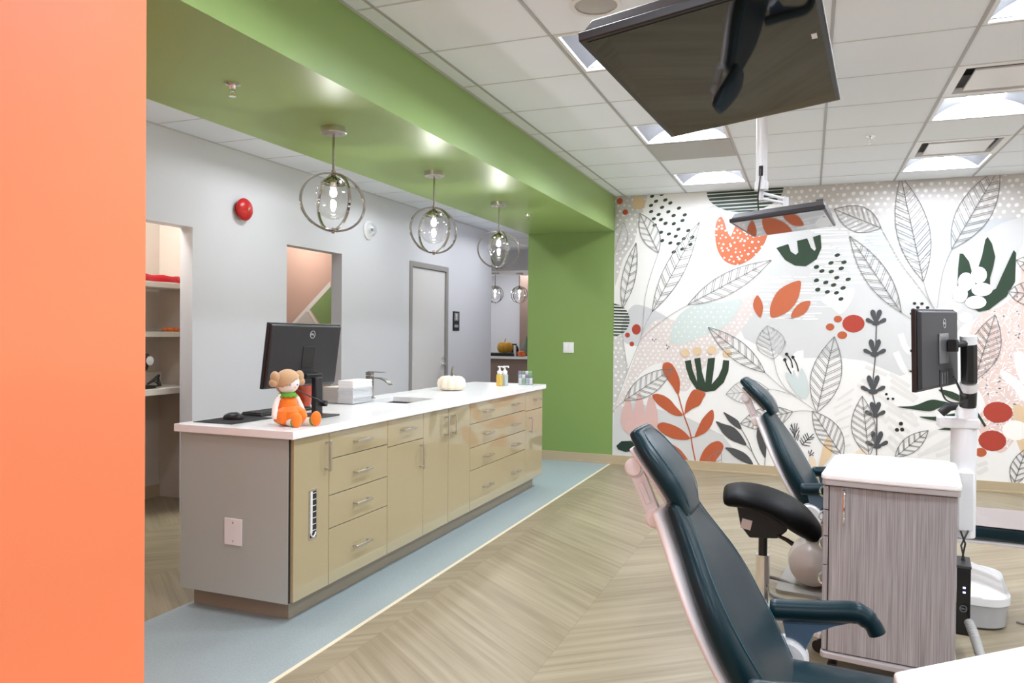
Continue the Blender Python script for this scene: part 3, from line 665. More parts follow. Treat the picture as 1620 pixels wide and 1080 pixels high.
["L","line2","bar2",[-1.823,2.539],[-1.925,2.214],0.086,0.098,5,0.012,0],
["L","line","line2",[-1.656,2.626],[-1.457,2.212],0.086,0.098,5,0.0045,0],
["L","line","line",[-1.69,2.322],[-1.828,1.641],0.069,0.069,6,0.0045,0],
["L","line","line",[-1.047,2.508],[-1.515,1.606],0.098,0.098,8,0.0045,0],
["L","line","line",[-0.355,2.108],[-1.152,1.675],0.103,0.103,8,0.0045,0],
["L","line","line",[-0.95,1.45],[-0.399,1.009],0.092,0.092,7,0.0045,0],
["L","line2","bar2",[-0.385,1.47],[-0.319,1.143],0.132,0.132,5,0.016,0],
["L","line","line",[-1.297,1.026],[-1.796,0.675],0.101,0.101,7,0.0045,0],
["L","line2","bar2",[-0.766,0.782],[-0.363,0.845],0.119,0.119,7,0.01,0],
["L","line","line",[-0.627,0.495],[-0.14,0.636],0.119,0.101,8,0.0045,0],
["L","line","line",[0.223,1.369],[0.077,0.639],0.126,0.138,8,0.0045,0],
["L","line","line",[0.037,0.653],[0.313,0.23],0.093,0.117,7,0.0045,0],
["L","line","line",[0.471,0.812],[0.537,0.245],0.122,0.083,7,0.0045,0],
["L","line","line",[1.024,0.52],[0.755,0.257],0.069,0.069,5,0.0045,0],
["L","line","line",[0.766,2.852],[0.965,1.881],0.129,0.138,10,0.0045,0],
["L","line","line",[1.549,2.879],[1.186,2.168],0.129,0.138,8,0.0045,0],
["L","line","line2",[0.206,2.576],[0.61,2.382],0.121,0.115,7,0.0045,0],
["L","line","line",[0.342,2.316],[0.789,1.596],0.098,0.098,8,0.0045,0],
["L","line","line",[1.533,1.576],[1.382,0.987],0.115,0.121,8,0.0045,0],
["L","line","line",[1.628,1.778],[1.911,1.751],0.101,0.101,4,0.0045,0],
["L","line","line",[1.686,2.056],[1.948,1.966],0.086,0.086,4,0.0045,0],
["L","line","line",[1.786,0.406],[1.694,0.07],0.067,0.067,5,0.0045,0],
["S","line2",1,0.005,[[-1.457,2.212],[-1.534,1.981],[-1.588,1.754],[-1.608,1.469],[-1.635,1.312]]],
["S","line2",1,0.005,[[-1.515,1.606],[-1.585,1.469],[-1.635,1.312]]],
["S","line2",1,0.005,[[-1.152,1.675],[-1.331,1.569],[-1.499,1.441],[-1.635,1.312]]],
["S","line2",1,0.005,[[-1.635,1.312],[-1.753,1.008],[-1.838,0.774],[-1.918,0.553]]],
["S","line2",1,0.005,[[-1.828,1.375],[-1.796,1.189],[-1.774,0.993]]],
["S","line2",1,0.005,[[-1.793,0.675],[-1.866,0.614],[-1.918,0.545]]],
["S","line2",1,0.005,[[-0.399,1.009],[-0.232,0.86],[-0.08,0.759],[0.094,0.635]]],
["S","line2",1,0.005,[[-0.319,1.143],[-0.284,0.993],[-0.207,0.861],[-0.106,0.785]]],
["S","line2",1,0.005,[[0.965,1.881],[1.0,1.759],[1.051,1.634]]],
["S","line2",1,0.005,[[1.186,2.168],[1.119,1.958],[1.079,1.634]]],
["S","line2",1,0.005,[[0.61,2.382],[0.771,2.066],[0.909,1.861],[1.057,1.634]]],
["S","line2",1,0.005,[[0.789,1.596],[0.914,1.508],[1.004,1.445]]],
["S","line2",1,0.005,[[-0.363,0.849],[-0.266,0.835],[-0.169,0.805]]],
["S","line2",1,0.005,[[-0.14,0.636],[-0.071,0.649],[0.0,0.651],[0.083,0.642]]],
["S","line2",1,0.005,[[1.382,0.987],[1.379,0.918]]]]

MC = {'white': (242, 240, 235), 'pale': (213, 213, 210), 'pale2': (209, 210, 209), 'cool': (198, 202, 201), 'pinkbg': (226, 214, 208), 'pinkbg2': (230, 206, 196), 'pinkln': (252, 246, 242),
      'greybg': (208, 204, 199), 'bar': (230, 227, 221), 'palew': (250, 246, 238), 'tan': (228, 200, 160), 'tan2': (240, 222, 196), 'red': (176, 62, 44), 'red2': (196, 84, 54), 'orange': (188, 92, 54),
      'orange2': (194, 102, 64), 'sage': (208, 218, 212), 'sage2': (208, 218, 214), 'dgreen': (38, 62, 42), 'dgreen2': (24, 52, 40), 'pink': (222, 184, 176), 'char': (78, 78, 80), 'char2': (74, 76, 78),
      'black': (30, 32, 30), 'line': (128, 126, 122), 'line2': (172, 170, 166), 'bar2': (206, 206, 204)}
def build_mural():
    names = list(MC); mats = [add_noise(mat('mural_'+n, lin(MC[n]), .5), 300, 0, bump=.05) for n in names]; mi = {n: i for i, n in enumerate(names)}
    mb = MB(); lay = [0]
    XL, ZT, ZB_ = XS+.001, H-.001, .05
    dxo = [0.0, XL, 1.90]
    def Y(): return YW-.0012-lay[0]*2.2e-5
    def clipf(poly):
        poly = [(p[0]+dxo[0], p[1]) for p in poly]
        for ax, lim, sg in ((0, dxo[1], 1), (0, dxo[2], -1), (1, ZT, -1), (1, ZB_, 1)):
            out = []
            for i, p in enumerate(poly):
                q = poly[i-1]; ip, iq = (p[ax]-lim)*sg >= 0, (q[ax]-lim)*sg >= 0
                if ip != iq:
                    t = (lim-q[ax])/(p[ax]-q[ax]); out.append((q[0]+t*(p[0]-q[0]), q[1]+t*(p[1]-q[1])))
                if ip: out.append(p)
            poly = out
            if len(poly) < 3: return None
        return poly
    def face(poly, c):
        poly = clipf([tuple(p) for p in poly])
        if not poly: return
        y = Y(); mb.add([(p[0], y, p[1]) for p in poly], [tuple(range(len(poly)))], mi[c])
    def ribbon(pts, wd, c):
        y = Y(); K = len(pts)
        for i in range(K-1):
            a, b = pts[i], pts[i+1]; dx, dz = b[0]-a[0], b[1]-a[1]; l = math.hypot(dx, dz) or 1; nx, nz = -dz/l*wd/2, dx/l*wd/2
            face([(a[0]+nx, a[1]+nz), (b[0]+nx, b[1]+nz), (b[0]-nx, b[1]-nz), (a[0]-nx, a[1]-nz)], c)
    def ell(c, a, b, rot, col, n=16):
        cr, sr = math.cos(math.radians(rot)), math.sin(math.radians(rot))
        face([(c[0]+a*math.cos(t)*cr-b*math.sin(t)*sr, c[1]+a*math.cos(t)*sr+b*math.sin(t)*cr) for t in [2*PI*k/n for k in range(n)]], col)
    def inside(p, poly):
        r = False
        for i in range(len(poly)):
            (x1, y1), (x2, y2) = poly[i-1], poly[i]
            if (y1 > p[1]) != (y2 > p[1]) and p[0] < (x2-x1)*(p[1]-y1)/(y2-y1)+x1: r = not r
        return r
    mb.add([(XL, YW-.001, ZB_), (XR, YW-.001, ZB_), (XR, YW-.001, ZT), (XL, YW-.001, ZT)], [(0, 1, 2, 3)], mi['white'])
    # the wallpaper design repeats once more towards the right wall
    for it, sh in [(i, 0) for i in MURAL]+[(i, 1) for i in MURAL]:
        if sh: dxo[:] = [3.80, 1.90, XR-.001]
        lay[0] = lay[0]+1 if not (sh and it is MURAL[0]) else 1; k = it[0]
        if k == 'P':
            _, c, sm, pts = it; face(catmull(pts, True, 5) if sm else pts, c)
        elif k == 'S':
            _, c, sm, wd, pts = it; ribbon(catmull(pts, False, 6) if sm and len(pts) > 2 else pts, wd, c)
        elif k == 'C':
            _, c, ctr, a, b, rot = it; ell(ctr, a, b, rot, c)
        elif k == 'D':
            _, kind, c, poly, sp, r, seed, ang, ln = it; rn = random.Random(seed)
            xs = [p[0] for p in poly]; zs = [p[1] for p in poly]
            if kind in ('dot', 'dotr'):
                j = 0; z = min(zs)
                while z < max(zs):
                    x = min(xs)+(sp/2 if j % 2 else 0)
                    while x < max(xs):
                        jj = .30 if kind == 'dotr' else .12
                        p = (x+rn.uniform(-jj, jj)*sp, z+rn.uniform(-jj, jj)*sp)
                        if inside(p, poly): q = r*rn.uniform(.7, 1.15); ell(p, q*1.1, q, rn.uniform(0, 180), c, 8)
                        x += sp
                    z += sp*.8; j += 1
            else:
                z = min(zs)
                while z < max(zs):
                    x = min(xs)+rn.uniform(0, sp*2)
                    while x < max(xs):
                        a = rn.uniform(0, PI) if ang is None else math.radians(rn.uniform(-2, 2))
                        l = ln*rn.uniform(.6, 1.3) if ang is None else ln*rn.uniform(.5, 2.2)
                        p = (x, z+rn.uniform(-.3, .3)*sp)
                        q = (p[0]+math.cos(a)*l, p[1]+math.sin(a)*l)
                        if inside(p, poly) and inside(q, poly): ribbon([p, q], r*2*rn.uniform(.7, 1.2), c)
                        x += (sp*1.25 if ang is None else l+ln*.15)
                    z += sp*(.95 if ang is None else .9)
        elif k == 'L':
            _, c, vc, tip, base, wl, wr, n, vw, bend = it
            t, b = Vector(tip), Vector(base); ax = t-b; Ln = ax.length; ax = ax/Ln; nm = Vector((-ax.y, ax.x))
            prof = [(0, 0), (.08, .30), (.2, .66), (.35, .93), (.5, 1.0), (.65, .88), (.8, .6), (.92, .26), (1, 0)]
            def side(sgn, wdt): return catmull([tuple(b+ax*Ln*s+nm*sgn*wdt*h) for s, h in prof], False, 4)
            def wat(s):
                for (a, ha), (d, hd_) in zip(prof, prof[1:]):
                    if a <= s <= d: return ha+(hd_-ha)*(s-a)/(d-a)
                return 0
            ribbon(side(1, wl), .0062, c); ribbon(side(-1, wr), .0062, c); ribbon([tuple(b), tuple(t)], .0062, c)
            for i in range(n):
                for sgn, wdt in ((1, wl), (-1, wr)):
                    for d in ((-.5, .5) if vw < .008 else (0,)):
                        s0 = .06+.80*(i+.35)/n+d*.026; 
                        # march outwards towards the tip until the outline is met
                        dl = 0; p = b+ax*Ln*s0; step = .004; slope = .85 if n > 4 else .6
                        while dl < 1.5:
                            dl += step; s1 = s0+dl*slope/Ln
                            if s1 >= .99 or dl >= wdt*wat(s1): break
                        q = b+ax*(Ln*s0+dl*slope)+nm*sgn*dl
                        if dl > .02: ribbon([tuple(p), tuple(q)], vw, vc)
    o = mb.build('botanical_mural', mats, smooth=False, weld=False)
    tag(o, 'large botanical wall mural of leaves, orange and green flowers and dots', 'mural')
build_mural()

# ================================================================== CEILING FITTINGS
def troffer(ci, ri, label, watts=None, group=None):
    x0, x1, y0, y1 = cell(ci, ri); cx, cy = (x0+x1)/2, (y0+y1)/2
    t = thing('ceiling_light', label, 'ceiling light', (cx, cy, H), 0, group)
    hx, hy = GXP/2-.012, GYP/2-.012
    f = MB()
    f.cells([-hx, -hx+.018, hx-.018, hx], [-hy, -hy+.018, hy-.018, hy], [-.002, .016], lambda i, j, k: not (i == 1 and j == 1))
    f.cells([-hx-.01, -hx, hx, hx+.01], [-hy-.008, -hy, hy, hy+.008], [0.0, .24], lambda i, j, k: not (i == 1 and j == 1))
    f.build('housing', m_whitem, t)
    # curved reflectors either side of a raised diffuser
    r = MB(); n = 8; wd = .11
    for s in (-1, 1):
        a = []
        for k in range(n+1):
            q = k/n; xx = s*(hx-.018-(hx-.018-wd)*q); zz = .012+.085*math.sin(q*PI/2)
            a.append((xx, zz))
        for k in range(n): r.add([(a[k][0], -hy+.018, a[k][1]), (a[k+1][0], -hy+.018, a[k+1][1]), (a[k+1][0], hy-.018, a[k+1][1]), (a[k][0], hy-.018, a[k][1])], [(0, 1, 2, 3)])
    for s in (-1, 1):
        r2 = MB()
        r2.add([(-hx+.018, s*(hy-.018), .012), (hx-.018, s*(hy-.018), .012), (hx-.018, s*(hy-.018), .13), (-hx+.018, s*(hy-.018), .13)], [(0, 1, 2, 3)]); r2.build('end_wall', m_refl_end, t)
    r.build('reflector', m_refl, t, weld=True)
    d = MB()
    pr = [(-wd, .097), (-wd*.8, .085), (-wd*.4, .078), (0, .076), (wd*.4, .078), (wd*.8, .085), (wd, .097)]
    for (a, b), (c, e) in zip(pr, pr[1:]): d.add([(a, -hy+.02, b), (c, -hy+.02, e), (c, hy-.02, e), (a, hy-.02, b)], [(0, 1, 2, 3)])
    mm = m_diff if watts is None else mat('light_diffuser_%d' % watts, (.9, .9, .9), .5, emit=(.97, 1.0, 1.08), es=watts)
    d.build('diffuser', mm, t)
    return t
LL = {(1, 1): 'square recessed ceiling light half hidden behind the near hanging screen', (1, 4): 'square ceiling light just past the near hanging screen, beside the flat grey vent',
      (1, 7): 'far left square ceiling light nearest the mural, left of the far screen pole', (4, 1): 'square ceiling light at the top right corner, nearest of the right hand row',
      (4, 4): 'bright square ceiling light at right between the two slotted air vents', (4, 7): 'square ceiling light at right nearest the mural, past the farther slotted vent'}
for c in ROOM_T:
    lab = LL.get(c)
    if lab: troffer(*c, lab)
    else: troffer(*c, 'square recessed ceiling light out of view', group='ceiling lights outside the view')
for c in COR_FILL: troffer(*c, 'added unseen square light brightening the corridor behind the island', CORRIDOR_RADIANCE, 'added corridor fill lights')
for c in FAR_FILL: troffer(*c, 'added square fill light over the far counter', 18.0, 'added far room fill lights')
# added unseen lamps that brighten the passage and the closet
for nm, (x, y, z), lab in (('ceiling_light', (-4.85, 7.2, 2.75), 'added unseen lamp brightening the passage behind the tall opening'), ('ceiling_light', (-4.68, 3.9, 2.70), 'added unseen lamp brightening the shelf closet')):
    t = thing(nm, lab, 'ceiling light', (x, y, z))
    MB().box((0, 0, -.012), (.34, .54, .024)).build('housing', m_whitem, t)
    MB().box((0, 0, -.026), (.3, .5, .006)).build('diffuser', mat('added_lamp_diffuser', (.9, .9, .9), .5, emit=(1, .98, .95), es=7.5), t)
for (ci, ri), lab in (((4, 3), 'nearer square air vent with a dark slot at right of the ceiling'), ((4, 6), 'farther square air vent with a dark slot at right of the ceiling')):
    x0, x1, y0, y1 = cell(ci, ri); t = thing('air_vent', lab, 'air vent', ((x0+x1)/2, (y0+y1)/2, H), 0, 'slotted ceiling air vents')
    hx, hy = GXP/2-.008, GYP/2-.006
    f = MB(); f.cells([-hx, -hx+.045, hx-.045, hx], [-hy, -hy+.045, hy-.045, hy], [-.002, .004], lambda i, j, k: not (i == 1 and j == 1))
    a, b, c, d = hx-.045, hy-.045, hx-.052, hy-.052
    ring0 = [(-a, -b, .003), (a, -b, .003), (a, b, .003), (-a, b, .003)]; ring1 = [(-c, -d, .03), (c, -d, .03), (c, d, .03), (-c, d, .03)]
    f.loft([ring0, ring1], 0, caps=False)
    f.build('frame', m_whitem, t, smooth=False)
    MB().box((0, 0, .12), (2*hx, 2*hy, .01)).build('backing', m_dark, t)
    MB().box((0, 0, .004), (2*hx-.19, 2*hy-.19, .012)).build('face_panel', m_whitem, t, bevel=.002)
x0, x1, y0, y1 = cell(1, 5)
tag(MB().span(x0+.012, x1-.012, y0+.006, y1-.006, H-.006, H-.001).build('return_vent', add_noise(mat('grey_perforated_panel', lin((188, 188, 184)), .6), 900, .25)), 'flat grey return air panel in the ceiling between two lights', 'air vent')
sp = thing('ceiling_speaker', 'round grey grille speaker set in the ceiling at top centre', 'speaker', (-.886, 3.24, H))
MB().lathe([(.115, 0), (.115, -.006), (.095, -.008), (.092, -.004)], (0, 0, 0), 40, caps=False).build('rim', m_whitep, sp)
MB().lathe([(.093, -.002), (.05, -.008), (.001, -.010)], (0, 0, 0), 40).build('grille', add_noise(mat('speaker_grille', lin((200, 198, 194)), .6), 900, .3), sp)
def sprinkler(x, y, z, lab):
    t = thing('sprinkler', lab, 'sprinkler', (x, y, z))
    MB().lathe([(.034, 0), (.034, -.004), (.016, -.010), (.012, -.022), (.001, -.023)], (0, 0, 0), 20).build('escutcheon', m_chrome, t)
    b = MB(); b.cyl((0, 0, -.02), (0, 0, -.034), .008, seg=10); b.tube([(-.011, 0, -.03), (-.013, 0, -.042), (0, 0, -.054)], .0022, 6); b.tube([(.011, 0, -.03), (.013, 0, -.042), (0, 0, -.054)], .0022, 6); b.build('body', m_chrome, t)
    MB().cyl((0, 0, -.053), (0, 0, -.056), .015, seg=14).build('deflector', m_chrome, t)
sprinkler(-2.351, 2.653, ZS, 'chrome fire sprinkler under the green soffit, nearest the orange wall')
sprinkler(-2.38, 6.467, ZS, 'small chrome fire sprinkler under the far end of the green soffit')
sprinkler(.389, 6.035, H, 'fire sprinkler in the white tile ceiling before the mural')

# ================================================================== PENDANTS
def pendant():
    t = thing('pendant_light', 'x', 'pendant light')
    # origin on the soffit; ring centre .391 below
    c = MB(); c.lathe([(.068, 0), (.068, -.026), (.064, -.030), (.001, -.031)], (0, 0, 0), 40)
    for a in (0.5, 0.5+PI): c.cyl((.035*math.cos(a), .035*math.sin(a), -.03), (.035*math.cos(a), .035*math.sin(a), -.036), .006, seg=10)
    c.build('canopy', m_nickel, t)
    s = MB(); s.cyl((0, 0, -.03), (0, 0, -.245), .0065, seg=12); s.cyl((0, 0, -.225), (0, 0, -.262), .012, seg=14); s.build('stem', m_pnickel, t)
    A, B, zc = .184, .152, -.391
    for i, rot in enumerate((math.radians(61), math.radians(61+90))):
        m = MB(); n = 56; rings = []
        for k in range(n):
            a = 2*PI*k/n; er = Vector((math.cos(a)*A, 0, math.sin(a)*B)); nr = Vector((math.cos(a)/A, 0, math.sin(a)/B)).normalized()
            q = .0 if i == 0 else .003
            rings.append([RZ(rot) @ (er+nr*dn*(1)-nr*q+Vector((0, dy, 0)))+Vector((0, 0, zc)) for dn, dy in ((-.0052, -.0062), (.0052, -.0062), (.0052, .0062), (-.0052, .0062))])
        m.loft(rings, closed=True); m.build('ring', m_pnickel, t)
    f = MB(); f.cyl((0, 0, zc-B-.012), (0, 0, zc-B+.016), .009, seg=12); f.build('finial', m_pnickel, t)
    h = MB(); h.lathe([(.012, -.25), (.020, -.258), (.045, -.268), (.066, -.285), (.068, -.296), (.064, -.296), (.04, -.285)], (0, 0, 0), 32, caps=False); h.build('shade_cap', m_pnickel, t)
    g = MB(); g.lathe([(.066, -.293), (.082, -.315), (.094, -.35), (.095, -.385), (.085, -.425), (.062, -.46), (.030, -.478), (.001, -.482)], (0, 0, 0), 36, caps=False); g.build('glass_globe', m_glass, t)
    k = MB(); k.cyl((0, 0, -.27), (0, 0, -.315), .016, seg=14); k.build('socket', m_nickel, t)
    b = MB(); b.lathe([(.008, -.313), (.014, -.325), (.018, -.340), (.015, -.354), (.008, -.361), (.001, -.363)], (0, 0, 0), 16, caps=False); b.build('bulb', m_bulb, t)
    return t
P0 = pendant(); P0.location = (-2.358, 3.42, ZS); P0['label'] = 'nearest and largest of the ring pendants over the island'; P0['group'] = 'ring pendant lights over the island'
for y, x, lab in ((4.583, -2.36, 'middle ring pendant light over the island'), (5.828, -2.40, 'ring pendant light over the far end of the island')):
    q = dup(P0); q.location = (x, y, ZS); q['label'] = lab; q.rotation_euler = (0, 0, math.radians(-17 if y > 5 else 0))
sf = MB(); sf.span(-6.6, -4.0, 12.4, 13.5, ZS, H+.05); struct(sf.build('wall_far_soffit', m_grey_wall))
for x, y, lab in ((-5.30, 12.72, 'small far pendant light cut off by the end of the grey wall'), (-4.90, 12.9, 'small far pendant light beside the green wall edge, over the far counter')):
    q = dup(P0); q.location = (x, y, ZS); q['label'] = lab; q['group'] = 'far pendant lights'; q.rotation_euler = (0, 0, .25)

# ================================================================== WALL DEVICES
al = thing('fire_alarm', 'round red fire alarm bell high on the grey wall', 'fire alarm', (XB, 4.92, 2.345))
MB().lathe([(.062, 0), (.062, .035), (.05, .04)], (0, 0, 0), 28, ax='x').build('back_box', mat('red_enamel', lin((190, 24, 20)), .3), al)
MB().lathe([(.088, .035), (.090, .045), (.078, .062), (.045, .076), (.012, .080), (.001, .080)], (0, 0, 0), 32, ax='x').build('gong', MATS['red_enamel'], al)
MB().lathe([(.010, .079), (.010, .086), (.001, .087)], (0, 0, 0), 12, ax='x').build('bolt', m_chrome, al)
sl = thing('strobe_light', 'clear domed strobe fitting high on the grey wall beside the nearest pendant', 'strobe light', (XB, 6.83, 2.425))
MB().lathe([(.10, 0), (.10, .012), (.09, .016), (.001, .017)], (0, 0, 0), 28, ax='x').build('base', m_whitep, sl)
MB().lathe([(.075, .016), (.072, .04), (.05, .07), (.02, .082), (.001, .084)], (0, .0, 0), 24, ax='x').build('lens', m_acryl, sl)
MB().box((.03, .0, 0), (.03, .05, .03)).build('flash_tube', m_chrome, sl)
sg = thing('door_sign', 'small black room sign with pale panels beside the grey door', 'sign', (XB, 8.945, 1.518))
MB().box((.004, 0, 0), (.008, .19, .25)).build('plate', m_black, sg, bevel=.002)
MB().box((.009, .0, .055), (.002, .11, .10)).build('panel', mat('sign_grey', lin((150, 150, 148)), .4), sg)
sn = MB(); sn.box((.0105, .0, .055), (.001, .018, .07)); sn.box((.0105, .0, .078), (.001, .05, .01)); sn.build('symbol', m_whitep, sg)
MB().box((.009, 0, -.065), (.002, .11, .035)).build('panel', MATS['sign_grey'], sg)
sw = thing('light_switch', 'white double switch plate on the green wall', 'light switch', (-2.413, YW, 1.222))
MB().box((0, -.003, 0), (.118, .006, .114)).build('plate', m_whitep, sw, bevel=.002)
for s in (-1, 1): 
    MB().box((s*.028, -.0075, 0), (.034, .006, .068), rot=RX(.05*s)).build('toggle', mat('switch_white', (.9, .9, .88), .25), sw, bevel=.001)

# ================================================================== ISLAND
XI0, XI1, YI0, YI1 = -2.897, -2.232, 2.922, 6.49
FT = .019
def handle(parent, y, z, L, vertical):
    h = MB(); x = XI1
    if vertical:
        h.box((x+.030, y, z), (.008, .013, L))
        for s in (-1, 1): h.box((x+.015, y, z+s*(L/2-.012)), (.03, .010, .010))
    else:
        h.box((x+.030, y, z), (.008, L, .013))
        for s in (-1, 1): h.box((x+.015, y+s*(L/2-.012), z), (.03, .010, .010))
    return h.build('handle', m_nickel, parent, bevel=.0015)
SX0, SX1, SY0, SY1 = -2.775, -2.425, 4.34, 4.78
def unit(name, label, y0, y1, fronts, sinkhole=False):
    """fronts: (kind, ya, yb, za, zb, [handles (y,z,L,vertical)])"""
    t = thing(name, label, 'cabinet', (0, 0, 0), 0, 'cabinet units of the kitchen island')
    b = MB()
    if sinkhole: b.cells([XI0, SX0-.03, SX1+.03, XI1-FT-.001], [y0+.0005, SY0-.03, SY1+.03, y1-.0005], [.10, .70, .875], lambda i, j, k: not (i == 1 and j == 1 and k == 1))
    else: b.span(XI0, XI1-FT-.001, y0+.0005, y1-.0005, .10, .875, 0)
    b.build('body', [m_beige_side], t)
    k = MB(); k.span(XI1-FT-.001, XI1-FT-.0004, y0+.001, y1-.001, .102, .874); k.build('front_frame', m_dark, t)
    for kind, ya, yb, za, zb, hs in fronts:
        p = MB(); p.span(XI1-FT, XI1, ya+.0018, yb-.0018, za+.0018, zb-.0018)
        o = p.build(kind, m_beige_gloss, t, bevel=.0012)
        for y, z, L, v in hs: handle(o, y, z, L, v)
    return t
A = unit('island_cabinet', 'narrow end cabinet of the island with a pull and a slotted dispenser in its door', YI0, 3.216, [('door', YI0+.012, 3.216, .104, .872, [(3.188, .76, .155, True)])])
MB().span(XI0-.001, XI1-FT, YI0-.003, YI0, .10, .875).build('end_panel', m_beige_side, A)
v = MB(); v.cells([XI1-.002, XI1+.003], [3.052, 3.058, 3.108, 3.114], [.370, .378, .602, .610], lambda i, j, k: not (j == 1 and k == 1))
vo = v.build('dispenser_slot', m_nickel, A)
MB().span(XI1, XI1+.0012, 3.058, 3.108, .378, .602).build('slot_back', m_dark, vo)
v = MB()
for k in range(7): v.span(XI1+.001, XI1+.003, 3.058, 3.108, .41+k*.03, .413+k*.03)
v.span(XI1+.0008, XI1+.003, 3.062, 3.078, .40, .602); v.build('rungs', m_whitep, vo)
v = MB(); v.tube([(XI1+.004, 3.083+.018*math.cos(a), .402+.02*math.sin(a)) for a in [PI+PI*k/10 for k in range(11)]], .004, 8); v.build('rim', m_whitep, vo)
unit('island_cabinet', 'island cabinet with four stacked drawers, next to the narrow end unit', 3.216, 3.785, [('drawer', 3.216, 3.785, a, b, [(3.505, z, .155, False)]) for a, b, z in ((.736, .872, .801), (.553, .736, .637), (.386, .553, .472), (.104, .386, .246))])
unit('island_cabinet', 'island cabinet with one small drawer above a single tall door', 3.785, 4.217, [('drawer', 3.785, 4.217, .717, .872, [(4.0, .800, .155, False)]), ('door', 3.785, 4.217, .104, .717, [(4.176, .612, .155, True)])])
unit('island_cabinet', 'island cabinet with two full height doors and paired pulls, before the sink', 4.217, 4.92, [('door', 4.217, 4.57, .104, .872, [(4.517, .76, .14, True)]), ('door', 4.57, 4.92, .104, .872, [(4.631, .76, .14, True)])], sinkhole=True)
unit('island_cabinet', 'island cabinet of four wide drawers with two pulls each', 4.92, 6.05, [('drawer', 4.92, 6.05, a, b, [(5.222, z, .155, False), (5.80, z, .155, False)]) for a, b, z in ((.723, .872, .794), (.554, .723, .631), (.391, .554, .465), (.104, .391, .240))])
unit('island_cabinet', 'last island cabinet at the far end, a small drawer above a narrow door', 6.05, YI1, [('drawer', 6.05, YI1, .709, .872, [(6.315, .795, .155, False)]), ('door', 6.05, YI1, .104, .709, [(6.142, .588, .14, True)])])
tk = MB(); tk.span(XI0+.02, XI1-.067, YI0+.067, YI1-.06, .0022, .0995)
tag(tk.build('toe_kick', mat('brown_plinth', lin((150, 138, 118)), .45)), 'recessed khaki plinth under the island cabinets', 'plinth')
ct = MB(); SX0, SX1, SY0, SY1 = -2.775, -2.425, 4.34, 4.78
ct.cells([XI0-.025, SX0, SX1, XI1+.025], [YI0-.025, SY0, SY1, YI1+.025], [.876, .914], lambda i, j, k: not (i == 1 and j == 1))
tag(ct.build('island_worktop', m_quartz, bevel=.0025), 'long white quartz worktop of the island', 'worktop')
sk = thing('sink', 'stainless undermount sink sunk in the white island worktop', 'sink', (0, 0, 0))
s_ = MB(); e = .004
s_.cells([SX0-e-.008, SX0-e, SX1+e, SX1+e+.008], [SY0-e-.008, SY0-e, SY1+e, SY1+e+.008], [.720, .728, .8755], lambda i, j, k: not (i == 1 and j == 1 and k == 1))
s_.build('basin', mat('stainless', (.26, .255, .25), .28, 1.0), sk)
MB().lathe([(.045, 0), (.04, .002), (.001, .001)], (-2.6, 4.56, .7285), 24).build('drain', m_chrome, sk)
op = thing('power_outlet', 'white outlet cover plate on the end panel of the island', 'outlet', (-2.567, YI0-.003, .410))
MB().box((0, -.003, 0), (.105, .006, .128)).build('plate', m_whitep, op, bevel=.002)
for s in (-1, 1): MB().cyl((0, -.006, s*.044), (0, -.0075, s*.044), .0045, seg=10).build('screw', m_nickel, op)
# faucet
fa = thing('faucet', 'brushed nickel waterfall faucet behind the island sink', 'faucet', (-2.835, 4.56, .914))
b = MB(); b.box((0, 0, .002), (.06, .06, .004)); b.box((0, 0, .080), (.042, .042, .155)); m_fau = mat('faucet_nickel', (.30, .285, .26), .25, 1.0); b.build('body', m_fau, fa, bevel=.003)
b = MB(); rg = []
for k in range(9):
    q = k/8; x = .01+q*.155; z = .140+.018*math.sin(q*1.6)-.045*q*q*q-.012*q; wd = .019+.005*q
    rg.append([(x, -wd, z-.004), (x, wd, z-.004), (x, wd, z+.004), (x, -wd, z+.004)])
b.loft(rg); b.build('spout', m_fau, fa)
b = MB(); b.box((0, 0, .172), (.042, .042, .022)); b.box((.055, 0, .184), (.13, .034, .005), rot=RY(.02)); b.build('lever', m_fau, fa, bevel=.001)

# ---- monitor on the island
def logo(parent, mtx, r, ring_m, word='DELL'):
    g = MB(); n = 28; rings = []
    for k in range(n):
        a = 2*PI*k/n
        rings.append([Vector((math.cos(a)*q, math.sin(a)*q, h)) for q, h in ((r*.88, 0), (r, 0), (r, .0008), (r*.88, .0008))])
    g.loft(rings, closed=True); o = g.build('emblem', ring_m, parent); o.matrix_local = mtx
    text_mesh('lettering', word, r*.68, mtx, ring_m, parent, .0004)
def basis(c, ex, ey, ez):
    return Matrix(((ex[0], ey[0], ez[0], c[0]), (ex[1], ey[1], ez[1], c[1]), (ex[2], ey[2], ez[2], c[2]), (0, 0, 0, 1)))
m_logo = mat('silver_logo', (.75, .76, .78), .3, .2)
def monitor(name, label, w, h, M, stand=None):
    """local: x right, z up, back face towards -y"""
    t = thing(name, label, 'monitor', M=M)
    b = MB(); b.box((0, .009, 0), (w, .018, h)); b.build('screen_frame', m_black, t, bevel=.003)
    MB().box((0, .0185, .004), (w-.014, .001, h-.022)).build('screen', m_blackg, t)
    rg = []
    for (a, c, y) in ((w-.01, h-.01, 0.0), (w-.024, h-.024, -.0155), (w*.62, h*.62, -.026), (w*.5, h*.5, -.028)):
        rg.append([(-a/2, y, -c/2), (a/2, y, -c/2), (a/2, y, c/2), (-a/2, y, c/2)])
    m = MB(); m.loft(rg[:2]); m.build('back_cover', mat('dark_back_plastic', (.022, .022, .024), .42), t, bevel=.004)
    return t
